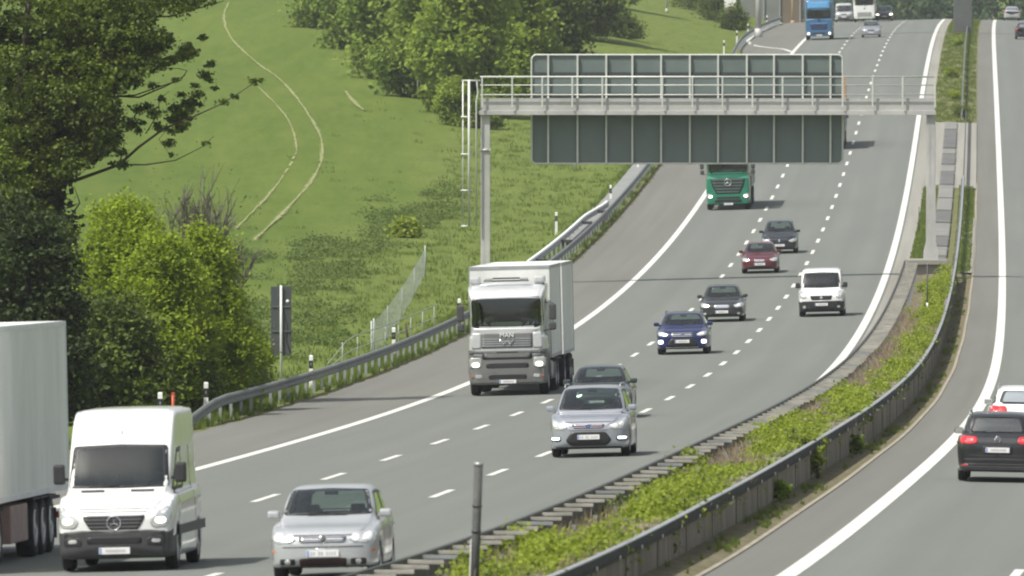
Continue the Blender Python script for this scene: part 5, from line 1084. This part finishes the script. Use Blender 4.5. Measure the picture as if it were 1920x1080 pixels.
# --- big white van, front left
c = car(dict(name='panel_van', label='big white high roof van in the left foreground with lit headlamps', cat='van', L=5.9, W=1.99, H=2.70, swt=2.02, hoodf=1.06, hood=1.26, cowl=.74, cowlz=1.36, roofy=2.25, rearroof=5.7, tail=5.84, tailz=1.3, belt=1.26, wf=.98, wr=4.6, R=.35, ra=.41, rail=.80, low=(.64, .6), wst=2.08, wsb=1.39, wxt=.80, wxb=.845, paint=PW, plate=.35, badge=('star', .815, .115), mirror=M_BLACK, mz=1.62, mw=.20, mh=.34, rows=1, nose=.90, bulge=.10, zb=.22, qy=-3.1,
    front=[('bumper', rnd([(.99, .66), (.97, .22), (-.97, .22), (-.99, .66), (-.55, .70), (0, .66), (.55, .70)], 1), M_DARK, {}), ('grille', rnd([(.54, .93), (.40, .69), (-.40, .69), (-.54, .93)], 1), M_SLAT, dict(off=.01)), ('grille_frame', rrect(0, .935, 1.02, .018, .008), M_CHROME, dict(off=.016)), ('grille_frame', rrect(0, .69, .84, .018, .008), M_CHROME, dict(off=.016))]+[('grille_bar', rrect(0, z, w_, .018, .008), mat('grey_slat', (.12, .12, .12), .4, noise=.1), dict(off=.016)) for z, w_ in ((.75, .86), (.81, .93), (.87, .99))]
    +[HL([(.58, .84), (.66, .72), (.90, .74), (.955, .95), (.90, 1.10), (.70, .98)]), ('lit_lamp', rrect(.78, .85, .17, .10, .05), M_LAMPON, dict(both=True, off=.014)), ('air_intake', rrect(0, .525, .92, .10, .04), M_SLAT, dict(off=.012)), ('fog_recess', rrect(.70, .50, .30, .13, .05), M_BLACK, dict(both=True, off=.010)), ('fog_lamp', rrect(.70, .51, .15, .06, .03), M_LAMP, dict(both=True, off=.018)), ('bonnet_vent', rrect(.42, 1.335, .40, .03, .012), M_BLACK, dict(both=True, off=.01)), ('roof_emblem', rrect(.0, 2.30, .05, .07, .02), M_GALV, dict(off=.012)), ('bonnet_edge', rrect(0, 1.00, 1.1, .012, .005), M_DARK, {})]))
sw = c
place(c, 216, 1073); driver(c, .45, 1.95, .60, (.10, .13, .20), 2.2, 'driver in a dark blue shirt in the big white van'); 
MB().box((0, 3.0, 1.5), (1.7, .06, 1.9), .01).build('bulkhead', M_DARK, c)  # dark panel added behind the seats to keep the cab looking dark
for vw in (-1, 1): MB().box((vw*1.0, 3.2, .66), (.03, 4.6, .16), .012).build('side_moulding', M_DARK, c)
MB().box((0, .95, 1.34), (1.5, .3, .05), .02).build('dash_papers', mat('paper', (.6, .6, .58), .8, noise=.1), c)

# ------------------------------------------------------------------ trucks
M_BOXW = mat('box_panel', (.58, .595, .57), .5, col2=(.74, .75, .72), nscale=.8, stretch=(1, .5, .2))
def dirty(name, c1, c2): return mat(name, c1, .5, col2=c2, nscale=.9, stretch=(1, .5, .18))
M_CH = mat('chassis', (.03, .03, .032), .7, noise=.3, nscale=3)
def twheel(root, x, y, R_=.50, wd=.30):
    wheel(root, x, y, R_, wd)
def cab(root, W, H, pm, prof, extra, cabL=2.25, zb=.34, wsz=(2.16, 2.98), wsx=1.14, mir=True, nose=.93, low=None, lowm=None):
    top = prof; B = Body(cabL, W, top, [(0, 1.85), (cabL, 1.85)], [(0, .90), (.5, .93), (cabL, .94)], [(0, nose), (.08, nose+.03), (.3, .99), (.6, 1), (cabL, 1)], [(0, zb), (cabL, zb+.1)], (1.38,), .60, .50, .05, .02, .12)
    B.patch(rnd([(wsx, wsz[0]), (wsx-.02, wsz[1]), (0, wsz[1]+.02), (-wsx+.02, wsz[1]), (-wsx, wsz[0]), (0, wsz[0]-.02)], 1), 'front', .008, (0, .3, .6, .94, 1.), True, 0, .95, .12).build('windscreen', [M_GLASS, M_BLACK], root)
    for vw in ('left', 'right'):
        B.patch(rnd([(.35, 2.0), (.42, 2.85), (1.35, 2.85), (1.4, 2.1), (1.0, 1.9)], 1), vw, .006, (0, .5, .9, 1.), True, 0, .9, .15).build('side_window', [M_GLASS, M_BLACK], root)
        B.patch(rrect(1.48, 1.9, .02, 1.9, .006), vw, .004).build('door_seam', M_BLACK, root)
    for name, poly, m, kw in extra:
        for q in ([poly, mir_(poly)] if kw.get('both') else [poly]): B.patch(q, 'front', kw.get('off', .008), th=kw.get('th', 0), mx=.12).build(name, m, root)
    B.shell(low).build('cab', [pm, lowm or M_DARK], root)
    MB().box((0, .45, 1.95), (W*.86, .5, .3), .08).build('dashboard', M_BLACK, root); MB().box((0, cabL-.35, 2.3), (W*.85, .25, 1.3), .03).build('cab_bunk', M_DARK, root)
    for x in (-.65, .65): MB().box((x, 1.25, 2.25), (.52, .16, .8), .06).build('seat', M_SEAT, root)
    wheelring(root, .62, .78, 2.12, .23)
    if mir:
        for sd in (-1, 1):
            o = MB().box((sd*(W/2+.20), .10, 2.56), (.22, .13, .50), .05).build('door_mirror', M_DARK, root); MB().box((sd*(W/2+.19), .12, 2.12), (.22, .13, .24), .05).build('wide_mirror', M_DARK, o)
            MB().tube([(sd*(W/2-.03), .3, 2.85), (sd*(W/2+.2), .14, 2.84), (sd*(W/2+.2), .14, 2.0), (sd*(W/2-.03), .3, 2.0)], .022, 6).build('mirror_arm', M_DARK, o)
    return B
mir_ = mir
def cargo(root, y0, y1, z0, z1, m, name='cargo_box', W=2.5):
    o = MB().box((0, (y0+y1)/2, (z0+z1)/2), (W, y1-y0, z1-z0), .025).build(name, m, root)
    s = MB()
    for sx in (-1, 1):
        for z in (z0+.05, z1-.05): s.box((sx*(W/2+.004), (y0+y1)/2, z), (.022, y1-y0-.01, .10), .004)
        for y in (y0+.04, y1-.04): s.box((sx*(W/2+.004), y, (z0+z1)/2), (.024, .08, z1-z0-.01), .004)
    for y in (y0-.004,): s.box((0, y, z1-.05), (W+.01, .022, .10), .004)
    s.build('frame_edge', M_GALV if m is not M_SIDE else M_SIDE2, o); return o
def chassis(root, y0, y1, W=.9, z=.85): MB().box((-.42, (y0+y1)/2, z), (.10, y1-y0, .26), .01).box((.42, (y0+y1)/2, z), (.10, y1-y0, .26), .01).box((0, (y0+y1)/2, z+.1), (2.2, y1-y0, .06), .01).build('chassis', M_CH, root)
M_SIDE = dirty('trailer_side', (.62, .65, .61), (.86, .87, .83)); M_SIDE2 = mat('trailer_edge', (.70, .72, .73), .5, noise=.1)
def mudflap(root, y):
    for x in (-.98, .98): MB().box((x, y, .52), (.5, .02, .55), .005).build('mudflap', M_CH, root)
# silver truck with drawbar trailer
t_ = empty('box_truck', 'big silver truck with grey bumper and box trailer on the right hand lane of three', 'truck')
M_TB = mat('truck_bumper_grey', (.15, .155, .15), .6, noise=.12, nscale=3); PTS = paint('truck_silver', (.56, .575, .58), .3)
ex = [('bumper', rnd([(1.21, 1.30), (1.22, .36), (-1.22, .36), (-1.21, 1.30)], 1), M_TB, dict(off=.014)), ('upper_panel', rrect(0, 1.72, 2.20, .74, .08), PTS, dict(off=.010)), ('panel_recess', rrect(.95, 1.70, .30, .50, .05), mat('panel_shade', (.42, .43, .43), .5, noise=.05), dict(both=True, off=.016)), ('panel_inset', rrect(.95, 1.70, .26, .46, .05), PTS, dict(both=True, off=.020)),
    ('grille', rnd([(.80, 1.93), (.80, 1.47), (-.80, 1.47), (-.80, 1.93)], 1), M_TB, dict(off=.022))]+[('grille_bar', rrect(0, z, 1.52, .032, .012), M_GALV, dict(off=.034)) for z in (1.54, 1.61, 1.68, 1.75)]+[('step_slot', rrect(0, 1.22, 1.55, .20, .07), M_BLACK, dict(off=.02)), ('step_bar', rrect(0, 1.24, 1.42, .12, .05), M_TB, dict(off=.03)), ('air_intake', rrect(0, .93, 1.32, .15, .06), M_BLACK, dict(off=.02)), ('air_intake', rrect(0, .58, 1.18, .14, .05), M_BLACK, dict(off=.02)),
    ('headlight', rrect(.99, 1.03, .36, .30, .07), M_LAMP, dict(both=True, off=.022)), ('lit_lamp', rrect(.98, .96, .22, .14, .06), M_LAMPON, dict(both=True, off=.03)), ('fog_lamp', rrect(.90, .60, .20, .10, .03), M_LAMP, dict(both=True, off=.022)), ('indicator', rrect(1.08, .60, .09, .07, .02), mat('dull_orange', (.35, .12, .06), .4, noise=.1), dict(both=True, off=.024)), ('sun_visor', rrect(0, 3.02, 2.25, .05, .02), M_GALV, dict(off=.02)), ('bumper_seam', rrect(0, 1.315, 2.3, .025, .01), M_BLACK, dict(off=.02))]
B = cab(t_, 2.46, 3.45, PTS, [(0, 3.02), (.06, 3.14), (.25, 3.30), (.7, 3.42), (1.4, 3.47), (2.25, 3.48)], ex, low=(1.32, 9), lowm=M_TB)
plate(t_, B.hit(0, .42, 'front')[0].y-.03, 0, .43)
letters('MAN', .20, mat('bright_letters', (.8, .82, .82), .4, metal=.2), t_, (0, -.105, 1.86), .03); s = MB(); s.tube([(-.22, -.10, 1.74), (-.1, -.10, 1.58), (0, -.10, 1.70), (.1, -.10, 1.58), (.22, -.10, 1.74)], .018, 5); s.build('grille_emblem', M_CHROME, t_)
s = MB(); s.box((0, .55, 3.54), (1.4, .08, .05), .02); s.box((0, .55, 3.62), (.85, .06, .05), .015); s.build('roof_bar', M_DARK, t_)
for x in (-.55, .55): MB().box((x, .50, 3.58), (.26, .12, .09), .03).build('roof_lamp', M_CHROME, t_)
for x in (-1.0, 1.0): MB().box((x, 1.4, 3.56), (.34, 1.0, .26), .08).build('wind_deflector', PTS, t_)
MB().box((-.86, .62, 2.13), (.25, .2, .05), .01).build('dash_papers', mat('paper', (.6, .6, .58), .8), t_)
cargo(t_, 2.5, 9.7, 1.10, 3.98, M_BOXW); chassis(t_, 2.0, 9.6); cargo(t_, 11.2, 18.6, 1.05, 3.98, M_BOXW); chassis(t_, 10.0, 18.4)
for y in (1.38, 6.6, 7.9, 12.8, 16.6, 17.8):
    for x in (-1, 1): twheel(t_, x*1.06, y)
for x in (-1, 1): MB().box((x*1.2, 4.2, .68), (.06, 3.3, .5), .02).build('side_skirt', M_DARK, t_)
MB().box((1.0, 3.2, .75), (.5, 1.1, .5), .08).build('fuel_tank', M_GALV, t_)
for y in (8.6, 18.5): mudflap(t_, y)
place(t_, 953, 742)
# green truck
t_ = empty('tractor_truck', 'green truck with star emblem under the lower edge of the gantry sign', 'truck'); PGR = paint('truck_green', (.012, .19, .115), .05)
ex = [('grille', rnd([(.98, 1.78), (.88, 1.35), (.66, .92), (-.66, .92), (-.88, 1.35), (-.98, 1.78)], 1), M_SLAT, dict(off=.014))]+[('grille_bar', rrect(0, z, w_, .06, .02), mat('green_grey_slat', (.09, .15, .13), .4, noise=.1), dict(off=.024)) for z, w_ in ((1.70, 1.84), (1.53, 1.74), (1.36, 1.62), (1.19, 1.46), (1.02, 1.30))]+[
    ('headlight', rnd([(.80, .80), (1.02, .62), (1.17, .70), (1.18, .92), (.95, .90)], 1), M_LAMP, dict(both=True, off=.014)), ('lit_lamp', rrect(.98, .77, .2, .14, .06), M_LAMPON, dict(both=True, off=.022)), ('air_intake', rrect(0, .52, 1.5, .16, .06), M_BLACK, dict(off=.014)), ('air_intake', rrect(0, .70, 1.3, .10, .04), M_BLACK, dict(off=.014)), ('cab_seam', rrect(0, 2.02, 2.2, .03, .01), M_BLACK, {})]
B = cab(t_, 2.46, 3.6, PGR, [(0, 3.02), (.06, 3.14), (.25, 3.35), (.7, 3.6), (1.4, 3.68), (2.25, 3.70)], ex, wsz=(2.14, 2.98)); plate(t_, B.hit(0, .36, 'front')[0].y-.03, 0, .34); star(t_, 0, -.12, 1.55, .19)
M_GT = dirty('grey_tarpaulin', (.20, .21, .20), (.32, .33, .32)); cargo(t_, 3.0, 12.5, 1.15, 3.6, M_GT, 'trailer'); chassis(t_, 2.0, 12.4)
for y in (1.38, 4.4, 9.0, 10.3, 11.6):
    for x in (-1, 1): twheel(t_, x*1.06, y)
place(t_, 1366, 394)
# truck hidden behind the sign, only its red flank shows
t_ = empty('box_truck', 'truck almost wholly hidden behind the gantry sign, only a strip of its red side showing', 'truck'); PRD = paint('truck_red', (.16, .03, .03))
B = cab(t_, 2.46, 3.45, PRD, [(0, 3.02), (.06, 3.14), (.25, 3.30), (.7, 3.42), (2.25, 3.48)], [('grille', rrect(0, 1.5, 1.5, .7, .06), M_SLAT, {}), ('bumper', rrect(0, .6, 2.3, .5, .06), M_DARK, {}), ('headlight', rrect(.95, .65, .3, .2, .05), M_LAMP, dict(both=True, off=.016))]); cargo(t_, 2.5, 12.5, 1.1, 3.9, M_GT); chassis(t_, 2, 12.3)
for y in (1.38, 4.4, 9.0, 10.3, 11.6):
    for x in (-1, 1): twheel(t_, x*1.06, y)
place(t_, 1548, 281)
# far blue truck
t_ = empty('tall_truck', 'blue truck with a high light blue roof, far up the road at the top edge', 'truck'); PBL = paint('truck_blue', (.035, .12, .24)); PBL2 = paint('truck_light_blue', (.10, .33, .60))
ex = [('upper_panel', rrect(0, 3.18, 2.3, .56, .08), PBL2, dict(off=.012)), ('grille', rnd([(.78, 1.45), (.70, .95), (-.70, .95), (-.78, 1.45)], 1), mat('navy_grille', (.02, .03, .09), .5, noise=.1), dict(off=.012)), ('headlight', rrect(.95, .62, .26, .22, .05), M_LAMP, dict(both=True, off=.014)), ('lit_lamp', rrect(.95, .58, .2, .16, .05), M_LAMPON, dict(both=True, off=.02)), ('air_intake', rrect(0, .60, 1.2, .14, .04), M_BLACK, dict(off=.014)), ('grille_bar', rrect(0, 1.5, 1.5, .05, .02), PBL2, dict(off=.02))]
B = cab(t_, 2.46, 3.9, PBL, [(0, 3.50), (.06, 3.6), (.25, 3.72), (.7, 3.85), (2.25, 3.9)], ex, wsz=(1.95, 2.72)); plate(t_, B.hit(0, .42, 'front')[0].y-.03, 0, .43)
cargo(t_, 2.5, 10.2, 1.1, 3.98, PBL2); chassis(t_, 2, 10)
for y in (1.38, 6.6, 7.9):
    for x in (-1, 1): twheel(t_, x*1.06, y)
place(t_, 1536, 75)
# white truck at the crest
t_ = empty('box_truck', 'white truck coming over the crest in the middle lane, cut by the top edge', 'truck')
B = cab(t_, 2.3, 3.2, PW, [(0, 2.75), (.06, 2.85), (.25, 3.0), (.7, 3.1), (2.25, 3.15)], [('grille', rrect(0, .78, 1.5, .5, .08), mat('pale_grey_grille', (.28, .28, .28), .5, noise=.1), {}), ('bumper', rrect(0, .45, 2.2, .2, .05), M_BOXW, {})], wsz=(1.75, 2.6), wsx=1.0); cargo(t_, 2.4, 8.5, 1.0, 3.6, M_BOXW, W=2.4); chassis(t_, 2, 8.3)
for y in (1.38, 6.4):
    for x in (-1, 1): twheel(t_, x*1.0, y)
place(t_, 1621, 41)
# semi trailer at the left edge
t_ = empty('articulated_truck', 'long dirty grey semi trailer cut off by the left edge beside the big white van', 'truck')
B = cab(t_, 2.46, 3.5, PW, [(0, 3.02), (.06, 3.14), (.25, 3.35), (.7, 3.6), (2.2, 3.75)], [('grille', rrect(0, 1.5, 1.5, .7, .06), M_SLAT, {}), ('bumper', rrect(0, .65, 2.35, .55, .06), M_DARK, {}), ('headlight', rrect(.95, .7, .3, .22, .05), M_LAMP, dict(both=True, off=.016))], cabL=2.2)
cargo(t_, 2.75, 16.35, 1.08, 4.12, M_SIDE, 'trailer'); chassis(t_, 2.0, 16.2)
s = MB(); 
for i, y in enumerate(np.arange(4.1, 16, 1.55)): MB().box((1.2515, y, 2.6), (.004, .02, 2.8)).build('panel_joint', M_SIDE, t_)
MB().box((1.02, 8.3, .66), (.40, 2.7, .66), .03).build('pallet_box', mat('pallet_box_pink', (.33, .24, .22), .7, noise=.15, nscale=3), t_)
MB().box((-1.02, 8.3, .66), (.40, 2.7, .66), .03).build('pallet_box', MATS['pallet_box_pink'], t_)
for y in (1.38, 5.0, 10.9, 12.2, 13.5):
    for x in (-1, 1): twheel(t_, x*1.06, y, .51, .34)
s = MB()
for y in (10.9, 12.2, 13.5): s.box((1.06, y, 1.03), (.38, 1.16, .04), .01)
s.build('mudguard', M_CH, t_); mudflap(t_, 14.3); MB().box((0, 16.2, .62), (2.3, .1, .12), .02).build('rear_bar', M_RED, t_)
place(t_, 0, 0, t=-5.66, d=197.2)
# ------------------------------------------------------------------ far oncoming cars
FF = lambda w_, z: [HL([(.46*w_, z-.06), (.86*w_, z-.06), (.88*w_, z+.08), (.6*w_, z+.07)]), ('grille', rrect(0, z, .6*w_, .12, .04), M_SLAT, {}), ('air_intake', rrect(0, z-.32, 1.0*w_, .11, .04), M_SLAT, {})]
c = car(dict(name='hatchback_car', label='silver car coming down the middle lane right of the far blue truck', L=4.3, W=1.78, H=1.50, paint=PS2, plate=.42, front=FF(1, .65), detail=0, wxt=.64, wxb=.8)); place(c, 1633, 70)
c = car(dict(name='suv_car', label='dark green car with both headlamps lit at the crest right of the white truck', cat='car', L=4.6, W=1.85, H=1.62, hoodf=.80, hood=1.02, cowlz=1.08, belt=1.0, mz=1.1, paint=PG, plate=.5, detail=0, wxt=.66, wxb=.8,
    front=[('grille', rrect(0, .68, .6, .12, .04), M_SLAT, {}), HL([(.50, .62), (.86, .62), (.88, .78), (.6, .78)], M_LAMPON), ('air_intake', rrect(0, .34, 1.0, .11, .04), M_SLAT, {})])); place(c, 1658, 39.5)
c = car(dict(name='panel_van', label='pale van with dark windscreen at the crest, between the blue truck and the white truck', cat='van', L=5.0, W=1.95, H=2.0, hoodf=.95, hood=1.1, cowl=.8, cowlz=1.16, roofy=1.6, rearroof=4.7, tail=4.9, tailz=1.1, belt=1.06, rail=.80, wst=1.75, wsb=1.1, wxt=.78, wxb=.86, paint=PS, plate=.5, mirror=M_BLACK, mz=1.3, rows=1, front=[('bumper', rrect(0, .4, 1.8, .36, .05), M_DARK, {})]+FF(1, .80)[:2], detail=0)); place(c, 1582, 41)
# ------------------------------------------------------------------ the other carriageway, seen from behind
def lamps(x0, x1, z0, z1): return ('rear_lamp', rnd([(x0, z0+.02), (x0+.02, z1-.01), (x1, z1+.01), (x1+.01, z0), (x0+.15, z0-.01)], 1), M_RED, dict(both=True, off=.010))
c = car(dict(name='estate_car', label='black estate car driving away at the lower right edge, plate and red lamps in view', L=4.56, W=1.79, H=1.51, hoodf=.72, hood=.94, cowl=1.1, cowlz=1.0, roofy=1.95, rearroof=4.05, tail=4.42, tailz=1.02, belt=.94, wf=.88, wr=3.46, rail=.70, wxt=.68, wxb=.8, paint=PK, rplate=.70, rails=M_GALV, mirror=PK,
    front=FF(1, .66), rear=[lamps(.43, .82, .83, .99), ('lamp_lens', rrect(.60, .91, .16, .07, .02), mat('lens_pink', (.6, .12, .14), .15, noise=.2), dict(both=True, off=.016)), ('bumper_strip', rrect(0, .50, 1.62, .03, .01), M_DARK, {}), ('bumper_lower', rrect(0, .30, 1.5, .20, .05), M_DARK, {}), ('plate_recess', rrect(0, .70, .66, .17, .03), M_BLACK, {}), ('tailgate_seam', rrect(0, .58, 1.2, .012, .005), M_DARK, {}), ('reflector', rrect(.70, .36, .14, .04, .01), M_RED, dict(both=True, off=.012))]))
BWY = Body
t0_, d0_ = solve(1870, 905); place(c, 0, 0, t=t0_, d=d0_+4.5, away=True)
# its badge and screen wiper
s = c.matrix_world; round_badge(c, 0, 4.60, .93, .065, True); MB().tube([(.02, 4.43, 1.08), (.34, 4.40, 1.10)], .012, 5).build('rear_wiper', M_BLACK, c)
c = car(dict(name='estate_car', label='white estate car just ahead of the black one, cut by the right edge', L=4.6, W=1.81, H=1.49, hoodf=.72, hood=.94, cowl=1.1, cowlz=1.0, roofy=1.95, rearroof=4.0, tail=4.45, tailz=1.02, belt=.94, wf=.88, wr=3.5, rail=.70, wxt=.68, wxb=.8, paint=PW, rplate=.45, rails=M_GALV, mirror=PW, front=FF(1, .66), rear=[lamps(.40, .84, .84, 1.0), ('bumper_strip', rrect(0, .45, 1.6, .03, .01), M_DARK, {})]))
place(c, 0, 0, t=11.3, d=291+4.6, away=True)
c = car(dict(name='hatchback_car', label='dark car driving away at the right edge, second farthest on its carriageway', L=4.3, W=1.78, H=1.5, paint=PDG, rplate=.6, front=FF(1, .65), rear=[lamps(.5, .82, .8, .98)], detail=0)); tt, dd = solve(1921, 74); place(c, 0, 0, t=tt, d=dd+4.3, away=True)
c = car(dict(name='hatchback_car', label='silver car farthest away on the right hand carriageway, at the crest', L=4.3, W=1.78, H=1.5, paint=PS, rplate=.5, front=FF(1, .65), rear=[lamps(.5, .82, .8, .98), ('bumper_lower', rrect(0, .32, 1.6, .16, .05), M_DARK, {})], detail=0)); tt, dd = solve(1897, 38.5); place(c, 0, 0, t=tt, d=dd+4.3, away=True)

# ------------------------------------------------------------------ haze
hz = MB(); hz.box((0, 1725, ZC+110), (2200, 3900, 300)); hz = hz.build('haze', None, None); hz['kind'] = 'stuff'
hm = bpy.data.materials.new('haze_air'); hm.use_nodes = True; n = hm.node_tree.nodes; n.remove(n['Principled BSDF']); pv = n.new('ShaderNodeVolumePrincipled')
pv.inputs['Color'].default_value = (.93, .96, 1, 1); pv.inputs['Density'].default_value = .00008; pv.inputs['Anisotropy'].default_value = .2
hm.node_tree.links.new(pv.outputs[0], n['Material Output'].inputs['Volume']); hz.data.materials.clear(); hz.data.materials.append(hm)
